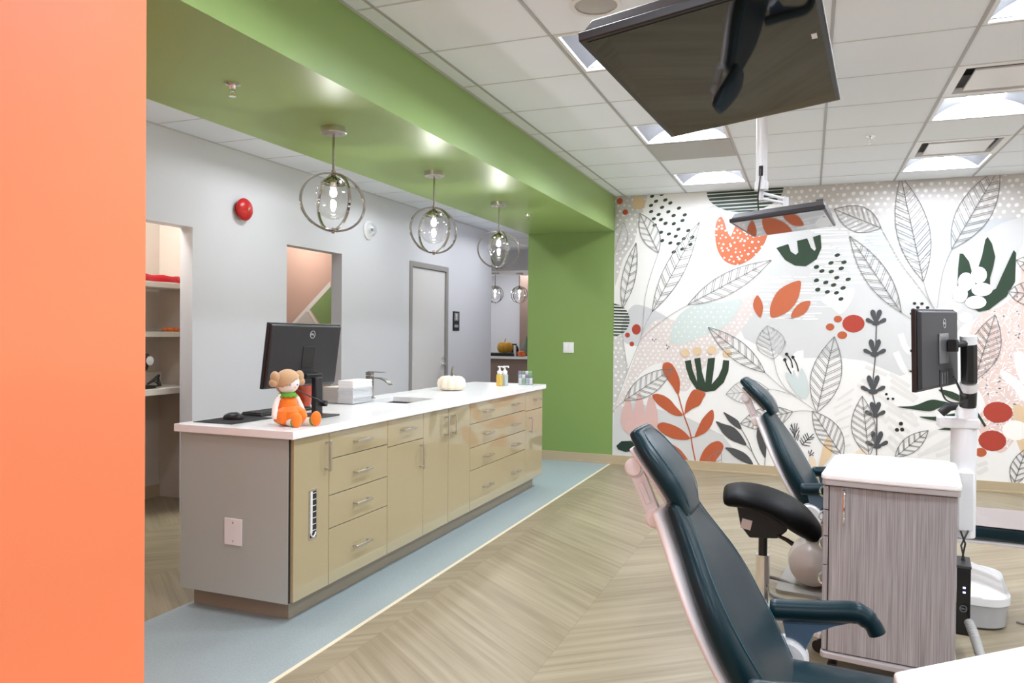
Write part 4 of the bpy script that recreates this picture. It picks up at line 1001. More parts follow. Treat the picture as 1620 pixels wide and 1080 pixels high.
# the stand carries it on the side facing the room
Mm = basis((-2.548, 3.43, 1.247), Vector((.059, .996, -.01)).normalized(), (0, 0, 0), (0, 0, 1))
ex = Vector((.055, .998, -.006)).normalized(); up = Vector((.13, 0, .99)); up = (up-ex*up.dot(ex)).normalized(); ey = up.cross(ex).normalized()
mo = monitor('monitor', 'black monitor with its back to the room behind the rag doll on the island', .58, .343, basis((-2.548, 3.43, 1.247), ex, ey, up))
mo_R = Matrix(((1, 0, 0), (0, 0, -1), (0, 1, 0)))
logo(mo, Matrix.Translation((0.035, -.0165, .115)) @ Matrix.Rotation(PI/2, 4, 'X'), .021, m_logo)
MB().box((0.02, -.0165, -.01), (.10, .004, .12)).build('mount_plate', m_black, mo, bevel=.003)
st = MB(); st.box((0.02, -.045, -.105), (.13, .06, .028)); st.build('stand_bracket', m_black, mo, bevel=.005)
inv = mo.matrix_world.inverted()
def world_part(mb, name, m, par, **k):
    o = mb.build(name, m, None, **k); o.parent = par; o.matrix_parent_inverse = par.matrix_world.inverted(); return o
s2 = MB(); s2.box((-2.478, 3.455, 1.022), (.032, .062, .215)); world_part(s2, 'stand_column', m_black, mo, bevel=.006)
s2 = MB(); s2.box((-2.50, 3.455, .918), (.19, .22, .008)); world_part(s2, 'stand_base', m_black, mo, bevel=.003)
s2 = MB(); s2.tube(catmull([(-2.50, 3.30, 1.075), (-2.46, 3.33, 1.045), (-2.44, 3.40, 1.015), (-2.435, 3.47, .985), (-2.45, 3.50, .99)], False, 6), .0035, 8); world_part(s2, 'cable', m_black, mo)
s2 = MB(); s2.box((-2.452, 3.486, .985), (.026, .026, .03)); world_part(s2, 'cable_clip', m_black, mo, bevel=.003)
# ---- keyboard, mouse, mat
tag(MB().span(-2.885, -2.64, 2.985, 3.30, .9142, .9172).build('mouse_mat', mat('mat_cloth', (.015, .015, .017), .9), bevel=.001), 'thin black mouse mat at the near end of the island worktop', 'mouse mat')
ms = thing('computer_mouse', 'black computer mouse on the mat', 'mouse', (-2.775, 3.15, .9174), .25)
b = MB(); b.ell((0, 0, .006), (.056, .032, .030), 20, 12); 
b.v = [(x, y, max(z, 0.0)) for x, y, z in b.v]; b.build('shell', m_black, ms); MB().cyl((.03, 0, .030), (.012, 0, .0352), .0035, seg=8).build('wheel', mat('grey_rubber', (.08, .08, .08), .6), ms)
kb = thing('keyboard', 'black keyboard lying behind the mouse on the island', 'keyboard', (-2.79, 3.525, .9142), -.04)
MB().box((0, 0, .008), (.14, .43, .014)).build('base', m_black, kb, bevel=.004)
k_ = MB()
for i in range(6):
    for j in range(21):
        if i == 5 and 6 < j < 13: continue
        k_.box((-.056+i*.022, -.20+j*.02, .018), (.018, .0165, .006))
k_.span(.045, .063, -.075, .055, .015, .021)
k_.build('keys', mat('key_black', (.02, .02, .022), .5), kb)
# ---- rag doll
m_skin = add_noise(mat('doll_cloth_skin', lin((250, 240, 230)), .8, sheen=.3), 400, .04, bump=.2)
m_hair = add_noise(mat('doll_hair_plush', lin((206, 166, 122)), .9, sheen=.5), 300, .12, bump=.5)
m_dress = add_noise(mat('orange_corduroy', lin((250, 128, 20)), .8, sheen=.3), 200, .08, bump=.4)
m_leafg = mat('felt_green', lin((96, 160, 50)), .9)
dl = thing('rag_doll', 'soft doll with tan bunches and an orange pumpkin dress sitting on the island', 'doll', (-2.385, 3.095, .9145), math.radians(-16)); dl.scale = (1.0, 1.0, 1.07)
b = MB(); b.lathe([(.001, .0), (.045, .002), (.075, .018), (.084, .045), (.075, .072), (.05, .088), (.02, .094), (.001, .095)], (0, 0, 0), 48, lobes=7, lobe=.16)
b.v = [(x*1.05+.012, y, z*.95) for x, y, z in b.v]; b.build('pumpkin_skirt', m_dress, dl)
b = MB(); b.lathe([(.001, .05), (.05, .06), (.049, .09), (.040, .12), (.028, .145), (.001, .148)], (-.012, 0, 0), 28); b.build('bodice', m_dress, dl)
b = MB(); n = 24; rg = []
for q, z in ((.020, .150), (.040, .147), (.047, .134)):
    rg.append([(-.012+math.cos(2*PI*k/n)*(q+(.007*(k % 2) if z < .14 else 0)), math.sin(2*PI*k/n)*(q+(.007*(k % 2) if z < .14 else 0)), z-(.006*(k % 2) if z < .14 else 0)) for k in range(n)])
b.loft(rg, caps=False); b.build('collar', m_leafg, dl)
b = MB(); b.ell((-.010, 0, .196), (.052, .058, .053), 28, 18); b.cyl((-.012, 0, .14), (-.012, 0, .16), .02); b.build('head', m_skin, dl)
# hair cap covering crown and back with a slanted fringe, then two bunches
b = MB(); b.ell((-.0115, 0, .1975), (.0555, .0612, .0555), 36, 26)
keepf = []
for f in b.f:
    c = sum((Vector(b.v[i]) for i in f), Vector())/len(f); x, y, z = c.x+.0115, c.y, c.z-.1975
    lim = .008+.55*(y)-.0  # slanted fringe across the face
    if x < -.004 or z > (lim if x > 0 else -.03) : keepf.append(f)
b.f = keepf; b.m = [0]*len(keepf); ho = b.build('hair', m_hair, dl, weld=True)
sol = ho.modifiers.new('thick', 'SOLIDIFY'); sol.thickness = .004; sol.offset = 1
for s in (-1, 1):
    q = MB(); q.ell((-.014, s*.072, .222), (.024, .022, .027), 18, 12); q.ell((-.014, s*.083, .196), (.020, .018, .019), 16, 10); q.ell((-.014, s*.070, .202), (.018, .018, .024), 14, 10); q.build('hair_bunch', m_hair, dl)
for s in (-1, 1):
    q = MB(); q.ell((.0405, s*.022-.002, .186), (.0022, .0042, .0035), 10, 8); q.build('eye', mat('doll_eye', lin((120, 140, 170)), .4), dl)
MB().ell((.0445, .002, .176), (.002, .006, .0022), 10, 8).build('mouth', mat('doll_mouth', lin((222, 150, 140)), .6), dl)
for s in (-1, 1):
    q = MB(); q.tube([(-.014, s*.038, .138), (-.012, s*.058, .118), (-.008, s*.074, .085), (.002, s*.083, .048), (.006, s*.084, .034)], [.011, .013, .014, .0155, .010], 14); q.build('arm', m_skin, dl)
for s, sp_ in ((-1, .0), (1, .01)):
    q = MB(); q.tube([(.03, s*.03, .024), (.07, s*.040, .020), (.105, s*.048+sp_, .020), (.118, s*.05+sp_, .022)], [.02, .0185, .017, .016], 14); q.build('leg', m_skin, dl)
    q = MB(); q.lathe([(.019, -.008), (.024, 0), (.022, .010)], (.112, s*.05+sp_, .0255), 18, ax='x', caps=True); q.build('sock_cuff', m_leafg, dl)
    q = MB(); q.ell((.132, s*.052+sp_, .034), (.021, .028, .034), 20, 14); q.build('shoe', m_dress, dl)
# small things round the doll
tag(MB().lathe([(.001, 0), (.038, 0), (.040, .003), (.001, .0035)], (-2.295, 3.00, .9143), 28).build('paper_disc', m_whitep), 'small round white disc lying in front of the doll', 'disc')
cp = MB(); cp.lathe([(.001, 0), (.042, 0), (.046, .01), (.075, .16), (.072, .16), (.043, .012), (.001, .011)], (-2.83, 3.80, .9144), 32, caps=False)
tag(cp.build('orange_cup', add_noise(mat('translucent_orange', lin((214, 76, 26)), .25, trans=.25), 30, .3)), 'dark orange tapered tumbler behind the monitor stand', 'tumbler')
# tray with stacked white tissues
tr = thing('acrylic_tray', 'clear acrylic tray holding a stack of white paper beside the faucet', 'tray', (-2.80, 4.25, .9145), math.radians(0))
b = MB(); b.cells([-.125, -.121, .121, .125], [-.14, -.136, .10, .104], [0, .004, .105], lambda i, j, k: not (i == 1 and j == 1 and k == 1) and not (j == 2 and k == 1)); b.build('tray_body', m_acryl, tr)
ps = MB()
rn = random.Random(3); z = .919
for k in range(22):
    h = .0066; jx, jy = rn.uniform(-.003, .003), rn.uniform(-.003, .003)
    ps.span(-2.795+jx, -2.685+jx, 4.12+jy, 4.345+jy, z, z+h-.0008); z += h
tag(ps.build('paper_stack', mat('white_paper', (.88, .87, .85), .8)), 'tall stack of white paper in the clear tray', 'paper stack')
ps = MB(); z = .919
for k in range(16):
    h = .0062; jx, jy = rn.uniform(-.003, .003), rn.uniform(-.003, .003)
    ps.span(-2.915+jx, -2.805+jx, 4.13+jy, 4.33+jy, z, z+h-.0008); z += h
tag(ps.build('envelope_stack', mat('cream_paper', lin((214, 204, 190)), .8)), 'lower stack of cream envelopes behind the white paper in the tray', 'envelopes')
cg = MB(); cg.lathe([(.001, 0), (.026, 0), (.035, .085), (.0335, .085), (.025, .003), (.001, .003)], (-2.80, 4.435, .9144), 24, caps=False)
tag(cg.build('plastic_cup', m_acryl), 'clear plastic cup between the paper tray and the faucet', 'cup')
tag(MB().box((-2.70, 4.95, .9155), (.10, .13, .002), rot=RZ(.2)).build('paper_napkin', MATS['white_paper']), 'white paper napkin lying past the sink', 'napkin')
# pumpkin
def pumpkin(name, label, loc, r, h, m, ms_, rz=0, stem_h=.06, grp=None):
    t = thing(name, label, 'pumpkin', loc, rz, grp)
    pr = [(.001, .12*h), (.35*r, .02*h), (.72*r, .04*h), (.95*r, .25*h), (1.0*r, .5*h), (.93*r, .75*h), (.7*r, .95*h), (.4*r, 1.0*h), (.15*r, .92*h), (.001, .88*h)]
    b = MB(); b.lathe(pr, (0, 0, 0), 64, lobes=10, lobe=.13); b.build('fruit', m, t)
    s = MB(); s.tube([(0, 0, .86*h), (0.002, 0, h+stem_h*.4), (.008, .004, h+stem_h)], [.011*r/.11, .007*r/.11, .006*r/.11], 8); s.build('stem', ms_, t)
    return t
m_stem = mat('stem_grey_brown', lin((110, 100, 84)), .8)
pk = pumpkin('pumpkin', 'cream white ribbed decorative pumpkin on the island worktop', (-2.655, 5.485, .9145), .118, .115, mat('cream_pumpkin', lin((238, 224, 204)), .6), m_stem, .4, .075)
lf = MB(); lf.add([(0, 0, .118), (.03, .015, .124), (.06, .01, .112), (.075, -.01, .098), (.05, -.025, .112), (.02, -.02, .122)], [(0, 1, 2, 3, 4, 5)]); lo = lf.build('leaf', mat('dry_leaf', lin((130, 128, 96)), .7), pk); q = lo.modifiers.new('thick', 'SOLIDIFY'); q.thickness = .0015
# soap pumps
def soap(loc, label, tint):
    t = thing('soap_dispenser', label, 'soap dispenser', loc, 0, 'pump bottles at the end of the island')
    b = MB(); b.box((0, 0, .05), (.045, .06, .10)); b.build('bottle', tint, t, bevel=.008)
    b = MB(); b.lathe([(.016, .10), (.022, .106), (.022, .125), (.010, .135), (.007, .15), (.007, .162), (.001, .163)], (0, 0, 0), 18, caps=False); b.box((.010, 0, .166), (.05, .018, .010)); b.box((.033, 0, .160), (.008, .010, .012)); b.build('pump', m_whitep, t)
    return t
soap((-2.50, 6.12, .9145), 'pump bottle of amber soap at the far end of the island, left one', mat('amber_liquid', lin((232, 196, 96)), .2, trans=.3))
soap((-2.48, 6.19, .9145), 'pump bottle of pale soap, right one of the pair beside the card holder', mat('pale_liquid', lin((206, 216, 214)), .15, trans=.3))
hl = thing('card_holder', 'clear acrylic card holder with two tiers of cards at the far end of the island', 'card holder', (-2.35, 6.36, .9145), math.radians(-66)); hl.scale = (.8, .72, 1.0)
for i, (x, z, h) in enumerate(((.03, 0, .055), (-.01, .028, .055), (-.05, .056, .05))):
    b = MB(); b.box((x+.012, 0, z+h/2), (.003, .18, h)); b.box((x-.012, 0, z/2+.0), (.026, .18, .003+z)) if False else None
    b.build('tier_front', m_acryl, hl)
b = MB(); b.prism([(.045, 0), (-.07, 0), (-.07, .10), (-.05, .115), (.045, .05)], -.093, -.090, 'y'); b.prism([(.045, 0), (-.07, 0), (-.07, .10), (-.05, .115), (.045, .05)], .090, .093, 'y'); b.span(-.07, .045, -.09, .09, 0, .003); b.build('holder_body', m_acryl, hl)
cols = [lin(c) for c in ((214, 216, 214), (140, 170, 130), (176, 186, 190), (230, 224, 232), (150, 130, 160), (120, 150, 110))]
for i in range(3):
    for j in range(4):
        c = cols[(i*2+j) % 6]; b = MB(); b.box((.030-.04*i, -.066+.044*j, .032+.03*i), (.004, .038, .056), rot=RY(-.15)); b.build('card', mat('card_%d%d' % (i, j), c, .5), hl)

# ================================================================== CLOSET SHELVES
m_shelf = mat('shelf_cream', lin((226, 219, 207)), .5)
for z, lab in ((1.70, 'upper cream shelf in the closet behind the orange wall'), (1.319, 'lower cream shelf in the closet behind the orange wall')):
    tag(MB().span(-4.985, -4.64, 2.53, 4.795, z, z+.04).build('closet_shelf', m_shelf, bevel=.002), lab, 'shelf')
cc = thing('closet_counter', 'cream counter with upstand in the closet, open below', 'counter', (0, 0, 0))
MB().span(-4.985, -4.54, 2.53, 4.795, .885, .93).build('worktop', m_shelf, cc, bevel=.002)
MB().span(-4.985, -4.965, 2.53, 4.795, .9305, 1.03).build('upstand', m_shelf, cc)
MB().span(-4.97, -4.60, 4.15, 4.17, .101, .884).build('support_panel', mat('dark_brown_panel', lin((92, 78, 66)), .6), cc)
m_ribbon = mat('red_ribbon', lin((212, 28, 44)), .45)
b = MB(); rn = random.Random(5)
top = [(-4.66-.01*math.sin(k*.9), 4.15+k*.035, 1.741) for k in range(17)]
for i in range(16):
    a, c = top[i], top[i+1]; hh = .05+.004*math.sin(i*1.3); h2 = .05+.004*math.sin((i+1)*1.3)
    b.add([(a[0], a[1], 1.747), (c[0], c[1], 1.747), (c[0]-.03, c[1], 1.747+h2), (a[0]-.03, a[1], 1.747+hh), (a[0]-.2, a[1], 1.742+hh*.9), (c[0]-.2, c[1], 1.742+h2*.9)], [(0, 1, 2, 3), (3, 2, 5, 4)])
ro = b.build('red_cloth_bundle', m_ribbon); q = ro.modifiers.new('thick', 'SOLIDIFY'); q.thickness = .006
tag(ro, 'red folded bundle on the top closet shelf', 'cloth')
tag(MB().box((-4.72, 4.42, 1.3755), (.12, .20, .030)).build('small_box', m_acryl, bevel=.003), 'clear flat box on the lower closet shelf', 'box')
b = MB()
for i in range(5): b.ell((-4.70+.01*(i % 2), 4.56+i*.032, 1.377), (.022, .022, .017), 12, 8)
tag(b.build('orange_garland', mat('orange_craft', lin((230, 120, 50)), .6)), 'small orange garland at the end of the lower closet shelf', 'garland')
he = thing('desk_microscope', 'dark grey bench instrument with a white dial on the closet counter', 'instrument', (-4.68, 4.32, .931))
b = MB(); b.box((0, 0, .012), (.16, .14, .024)); b.build('base', m_black, he, bevel=.005)
b = MB(); b.tube(catmull([(-.03, 0, .02), (-.05, .02, .10), (0, .04, .15), (.02, .03, .19)], False, 5), .018, 12); b.cyl((.02, -.07, .20), (.02, .04, .22), .045); b.build('arm', m_black, he)
MB().lathe([(.034, 0), (.034, .006), (.001, .008)], (.066, .02, .21), 20, ax='x').build('dial', m_whitep, he)
b = MB()
for i in range(5): b.tube(catmull([(.02, .04, .03), (.05, .08+.01*i, .05+.012*i), (.04, .13, .02+.012*i), (.0, .15+.01*i, .01)], False, 4), .006, 6)
b.build('leads', m_black, he)

# ================================================================== FAR COUNTER
fc = thing('far_counter', 'brown fronted counter with a white top in the room beyond the grey wall', 'counter', (0, 0, 0))
MB().span(-6.6, -4.35, 12.75, 13.3, 0.0, .90).build('counter_front', mat('brown_counter_front', lin((150, 128, 116)), .5), fc)
MB().span(-6.65, -4.3, 12.68, 13.35, .90, .945).build('counter_top', m_quartz, fc)
m_pk_o = mat('pumpkin_orange', lin((216, 104, 44)), .6); m_pk_y = mat('pumpkin_gold', lin((198, 146, 40)), .6)
pumpkin('pumpkin', 'golden yellow pumpkin on the far counter', (-5.02, 12.95, .975+.02), .145, .20, m_pk_y, m_stem, 0, .06)
bs = MB(); bs.span(-5.5, -4.93, 12.72, 13.08, .946, 1.0); tag(bs.build('dark_basket', m_black), 'long black tray on the far counter under the golden pumpkin', 'tray')
for o in [o for o in bpy.data.objects if o.get('label') == 'golden yellow pumpkin on the far counter']: o.location = (-5.17, 12.9, 1.001)
pumpkin('pumpkin', 'small orange pumpkin at the front of the far counter', (-4.80, 12.78, .946), .075, .10, m_pk_o, m_stem, 0, .02)
pumpkin('pumpkin', 'orange pumpkin at the right edge of the far counter', (-4.62, 13.1, .946), .10, .16, m_pk_o, m_stem, 0, .02)
pumpkin('pumpkin', 'white pumpkin at the right edge of the far counter', (-4.60, 12.80, .946), .085, .10, mat('pumpkin_white', lin((232, 226, 216)), .6), m_stem, 0, .015)
g = thing('gourd', 'grey green gourd standing on the far counter', 'gourd', (-4.86, 13.18, .946))
MB().lathe([(.001, 0), (.09, .01), (.12, .08), (.10, .17), (.055, .24), (.03, .29), (.02, .33), (.001, .335)], (0, 0, 0), 24, caps=False).build('fruit', mat('gourd_green', lin((92, 104, 90)), .6), g)
MB().cyl((0, 0, .33), (.012, 0, .37), .010, .007, 8).build('stem', m_stem, g)
g = thing('dark_vase', 'round black vase behind the orange pumpkin on the far counter', 'vase', (-5.12, 13.22, .946))
MB().lathe([(.001, 0), (.06, 0), (.10, .08), (.08, .16), (.05, .20), (.06, .22), (.05, .22)], (0, 0, 0), 24, caps=False).build('vessel', m_blackg, g)
tag(MB().lathe([(.001, 0), (.022, 0), (.022, .20), (.001, .20)], (-4.93, 12.78, .946), 14).build('candle', m_whitep), 'white pillar candle on the far counter', 'candle')

# ================================================================== DENTAL CHAIRS
m_teal = mat('teal_leather', (.003, .019, .025), .32, spec=.2, sheen=.04); add_noise(m_teal, 700, .0, bump=.05)
m_shellw = mat('cream_shell', lin((232, 226, 224)), .35)
m_satin = mat('satin_aluminium', lin((222, 220, 220)), .3, .15)
m_beigeb = mat('beige_enamel', lin((190, 182, 176)), .25, coat=.5)
m_stitch = mat('thread', lin((52, 96, 106)), .7)
m_bluep = mat('blue_grey_plate', lin((96, 120, 142)), .2, .3)
m_gfilm = mat('grey_band', lin((176, 177, 178)), .2, coat=.5)
def se_ring(c, n_, wv, w, t, k=24, p=3.2, dish=0.0):
    """superellipse ring: width w along wv (y axis), thickness t along n_"""
    out = []
    for i in range(k):
        a = 2*PI*i/k; ca, sa = math.cos(a), math.sin(a)
        u = math.copysign(abs(ca)**(2/p), ca)*w/2; v = math.copysign(abs(sa)**(2/p), sa)*t/2
        if v > 0: v -= dish*(1-(2*u/w)**2)
        out.append(Vector(c)+wv*u+n_*v)
    return out
YV = Vector((0, 1, 0))
def pad(mb, spine, p=3.2, dish=0.0, mi=0, k=28, close=(.55, .9)):
    """spine: (x,z,width,thickness); front normal is to the +x / up side"""
    P = [Vector((s[0], 0, s[1])) for s in spine]; rings = []
    K = len(spine)
    for i, s in enumerate(spine):
        t = (P[min(i+1, K-1)]-P[max(i-1, 0)]).normalized(); n = Vector((t.z, 0, -t.x))
        rings.append(se_ring(P[i], n, YV, s[2], s[3], k, p, dish))
    # rounded ends
    def endcap(i, d):
        s = spine[i]; t = (P[1]-P[0]).normalized()*-1 if i == 0 else (P[-1]-P[-2]).normalized(); n = Vector((t.z, 0, -t.x))
        if i == 0: n = Vector((-t.z, 0, t.x))
        out = []
        for f, e in ((.95, .35), (.8, .7), (.5, .95)): out.append(se_ring(P[i]+t*s[3]*.5*e, n, YV, s[2]-s[3]*(1-f)*1.0, s[3]*f, k, p, 0))
        return out
    a = endcap(0, -1); b = endcap(K-1, 1)
    mb.loft(a[::-1]+rings+b, mi)
def seam_pts(spine, inset, p, sgn):
    P = [Vector((q[0], 0, q[1])) for q in spine]; out = []; K = len(P)
    for i, q in enumerate(spine):
        t = (P[min(i+1, K-1)]-P[max(i-1, 0)]).normalized(); n = Vector((t.z, 0, -t.x)); u = q[2]/2-inset
        v = (1-(2*u/q[2])**p)**(1/p)*q[3]/2
        out.append(P[i]+n*(v-.003)+YV*sgn*u)
    return out
def dental_chair(label):
    t = thing('dental_chair', label, 'dental chair', (0, 0, 0), 0, 'teal dental chairs')
    # spine of the backrest from the seat up, x forward, z up
    bk = [(.035, .475, .44, .10), (.0, .54, .47, .105), (-.045, .62, .50, .10), (-.085, .70, .50, .09), (-.122, .77, .45, .08), (-.155, .83, .36, .072), (-.185, .885, .275, .065), (-.205, .925, .25, .055)]
    b = MB(); pad(b, bk, 3.0, .012); bo = b.build('backrest', m_teal, t, sub=1)
    # stitched seam lines
    for s in (-1, 1):
        q = MB(); q.tube(catmull(seam_pts(bk, .045, 3.0, s), False, 5), .0013, 6); q.build('seam', m_stitch, bo)
    sh = [(x-.045, z-.022, w-.03, .045) for x, z, w, th in bk]
    b = MB(); pad(b, sh, 2.6); b.build('back_shell', m_shellw, t, sub=1)
    # headrest
    hr = [(-.185, .955, .20, .05), (-.205, .99, .235, .066), (-.24, 1.03, .25, .07), (-.28, 1.065, .245, .066), (-.315, 1.095, .22, .058), (-.335, 1.112, .18, .05)]
    b = MB(); pad(b, hr, 2.5, .006); hr_o = b.build('headrest', m_teal, t, sub=1)
    for s in (-1, 1):
        q = MB(); q.tube(catmull(seam_pts(hr, .035, 2.5, s), False, 5), .0012, 6); q.build('seam', m_stitch, hr_o)
    b = MB(); pad(b, [(x-.030, z-.026, w*.55, .022) for x, z, w, th in hr[1:5]], 2.6); b.build('headrest_shell', m_shellw, t, sub=1)
    # linkage behind the head
    A_, B_ = Vector((-.325, 0, 1.022)), Vector((-.268, 0, .892))
    b = MB(); d = (B_-A_); ang = math.atan2(d.x, -d.z)
    for y in (-.045,):
        b.prism([], 0, 0) if False else None
        for pnt, r in ((A_, .027), (B_, .027)):
            b.cyl(pnt+Vector((0, y-.012, 0)), pnt+Vector((0, y+.012, 0)), r, seg=24)
        b.box((A_+B_)/2+Vector((0, y, 0)), (.040, .018, d.length), rot=RY(-ang))
    b.build('link_bar', m_satin, t, bevel=.003)
    for pnt in (A_, B_):
        b = MB(); b.cyl(pnt+Vector((0, -.064, 0)), pnt+Vector((0, -.056, 0)), .019, seg=20); b.build('joint_cap', m_shellw, t)
    b = MB(); b.box((A_+B_)/2+Vector((0, -.0555, 0)), (.016, .004, d.length*.42), rot=RY(-ang)); b.build('link_slot', m_satin, t, bevel=.004)
    b = MB(); b.tube([A_+Vector((0, -.03, 0)), (-.29, -.02, 1.03), (-.265, 0, 1.02)], .012, 10); b.build('link_pin', m_satin, t); b = MB(); b.tube([B_+Vector((0, -.03, 0)), (-.245, -.01, .88), (-.22, 0, .87)], .016, 10); b.build('link_pin', m_satin, t)
    # seat and leg section
    st_ = [(.02, .445, .44, .10), (.15, .440, .46, .11), (.30, .432, .46, .115), (.48, .432, .44, .115), (.66, .438, .42, .115), (.84, .442, .41, .115), (1.02, .440, .40, .11), (1.18, .436, .37, .10)]
    b = MB(); pad(b, st_[::-1], 3.4, .004); b.build('seat', m_teal, t, sub=1)
    sh = [(x, z-.055, w-.05, .04) for x, z, w, th in st_]
    b = MB(); pad(b, sh[::-1], 3.0); b.build('seat_pan', m_shellw, t, sub=1)
    b = MB(); rg = []
    for x in (.66, .8, .95, 1.1, 1.22):
        q = []
        for k in range(9): u = -1+2*k/8; q.append((x, u*.208, .502-.03*abs(u)**4))
        for k in range(8, -1, -1): u = -1+2*k/8; q.append((x, u*.204, .499-.03*abs(u)**4))
        rg.append(q)
    b.loft(rg); b.build('foot_cover', mat('cloudy_plastic_cover', lin((150, 138, 132)), .5, spec=.2), t)
    # armrests with brackets and pivot discs
    for s in (-1, 1):
        y = s*.285
        b = MB(); pts = [(.00, y, .580), (.05, y, .584), (.14, y, .594), (.215, y, .604), (.245, y, .599), (.270, y, .577), (.282, y, .554)]
        b.tube(catmull(pts, False, 4), [.026]+[.030]*14+[.028]*4+[.024]*6, 16, flat=1.15); b.build('armrest', m_teal, t)
        b = MB(); b.prism([(.03, .567), (.235, .582), (.17, .557), (.12, .53), (.095, .47), (.09, .42), (.03, .42), (.045, .50)], y-.007*1, y+.007, 'y'); b.build('arm_bracket', m_bluep, t, bevel=.002)
        b = MB(); b.lathe([(.001, -.03), (.052, -.03), (.062, -.02), (.062, .02), (.052, .03), (.001, .03)], (.045, y-.0*s, .445), 32, ax='y'); b.build('pivot_disc', m_whitep, t)
        b = MB(); b.lathe([(.001, -.033), (.024, -.033), (.024, .033), (.001, .033)], (.045, y, .445), 24, ax='y'); b.build('pivot_cap', mat('grey_cap', lin((150, 152, 158)), .4), t)
    # base
    def rb(x0, x1, hw, z, r=.12, k=8):
        out = []
        for cx, cy, a0 in ((x1-r, hw-r, 0), (x0+r, hw-r, PI/2), (x0+r, -hw+r, PI), (x1-r, -hw+r, 1.5*PI)):
            for i in range(k+1): a = a0+PI/2*i/k; out.append((cx+r*math.cos(a), cy+r*math.sin(a), z))
        return out
    b = MB(); b.loft([rb(.22, .90, .29, .0), rb(.20, .92, .305, .012), rb(.20, .93, .305, .115)]); b.build('base_skirt', m_gfilm, t)
    b = MB(); b.loft([rb(.20, .935, .31, .115), rb(.20, .935, .31, .15), [(p[0]-.0, p[1]*.97, p[2]-max(0, p[0]-.45)*.14) for p in rb(.20, .92, .30, .205)], [(p[0], p[1]*.9, p[2]-max(0, p[0]-.45)*.2) for p in rb(.22, .88, .29, .245)], [(p[0], p[1], p[2]-max(0, p[0]-.45)*.22) for p in rb(.27, .78, .18, .26)]]); b.build('base_cover', m_whitep, t)
    b = MB(); b.loft([rb(.28, .52, .12, .22, .06), rb(.26, .50, .13, .40, .06)]); b.build('lift_column', m_whitep, t)
    b = MB(); b.loft([rb(-.13, .21, .24, .0, .04), rb(-.13, .21, .24, .02, .04)]); b.build('floor_plate', mat('grey_floor_plate', lin((150, 146, 138)), .5), t)
    b = MB(); b.lathe([(.001, -.15), (.07, -.145), (.115, -.11), (.13, -.04), (.13, .06), (.11, .12), (.001, .14)], (.045, -.05, .155), 32, ax='y'); b.build('motor_housing', m_beigeb, t)
    b = MB(); b.prism([(-.06, .40), (.16, .40), (.20, .28), (.10, .24), (-.02, .30), (-.07, .36)], -.14, -.10, 'y'); b.prism([(-.06, .40), (.16, .40), (.20, .28), (.10, .24), (-.02, .30), (-.07, .36)], .10, .14, 'y'); b.span(0, .10, -.10, .10, .27, .38); b.build('lift_bracket', m_beigeb, t, bevel=.006)
    return t
C2 = dental_chair('farther teal dental chair by the mural, behind the black stool')
C2.location = (0.0, 4.52, 0.0); C2.rotation_euler = (0, 0, math.radians(-6))
C1 = dup(C2); C1['label'] = 'nearest teal dental chair in the foreground, its headrest against the mural'
C1.location = (-.105, 2.06, 0.0); C1.rotation_euler = (0, 0, math.radians(-2))
piv = Matrix.Translation((-.212, 0, .904)) @ Matrix.Rotation(math.radians(10), 4, 'Y') @ Matrix.Translation((.20, 0, -.93))
for ch_ in C1.children:
    if ch_.name.startswith('headrest'): ch_.matrix_local = piv      # this headrest is set more upright
# handpiece resting on the foot end of the far chair
hp = MB(); hp.cyl((1.02, 4.34, .525), (1.14, 4.30, .525), .011, seg=14); tag(hp.build('white_tube', m_whitep), 'short white tube lying on the foot end of the farther chair', 'tube')

# ================================================================== STOOL
so_ = thing('saddle_stool', 'black padded dental stool with a chrome column between the chairs', 'stool', (-.188, 3.72, 0), math.radians(4))
b = MB()
sp3 = [(-.140, .628, .33, .085), (-.10, .633, .38, .092), (-.03, .628, .41, .09), (.05, .605, .42, .10), (.12, .565, .42, .12), (.17, .530, .39, .115), (.20, .505, .32, .095)]
pad(b, sp3[::-1], 2.4, .0); b.build('seat', mat('black_vinyl', (.005, .005, .005), .45, spec=.07), so_, sub=1)
b = MB(); b.prism([(-.12, .60), (.12, .57), (.10, .49), (.06, .455), (-.06, .448), (-.10, .50)], -.07, .07, 'y'); b.build('mechanism', m_black, so_, bevel=.006)
MB().box((-.075, -.0715, .51), (.045, .002, .045), rot=RY(.2)).build('rating_label', mat('label_paper', lin((214, 200, 196)), .5), so_)
b = MB(); b.tube([(.04, -.05, .475), (.10, -.09, .458), (.125, -.10, .445)], [.007, .009, .011], 10); b.tube([(-.02, .05, .47), (.09, .10, .468)], .006, 8); b.build('lever', m_black, so_)
MB().cyl((0, 0, .33), (0, 0, .485), .020).build('gas_strut', m_black, so_)
MB().cyl((0, 0, .12), (0, 0, .36), .031).build('column', m_chrome, so_)
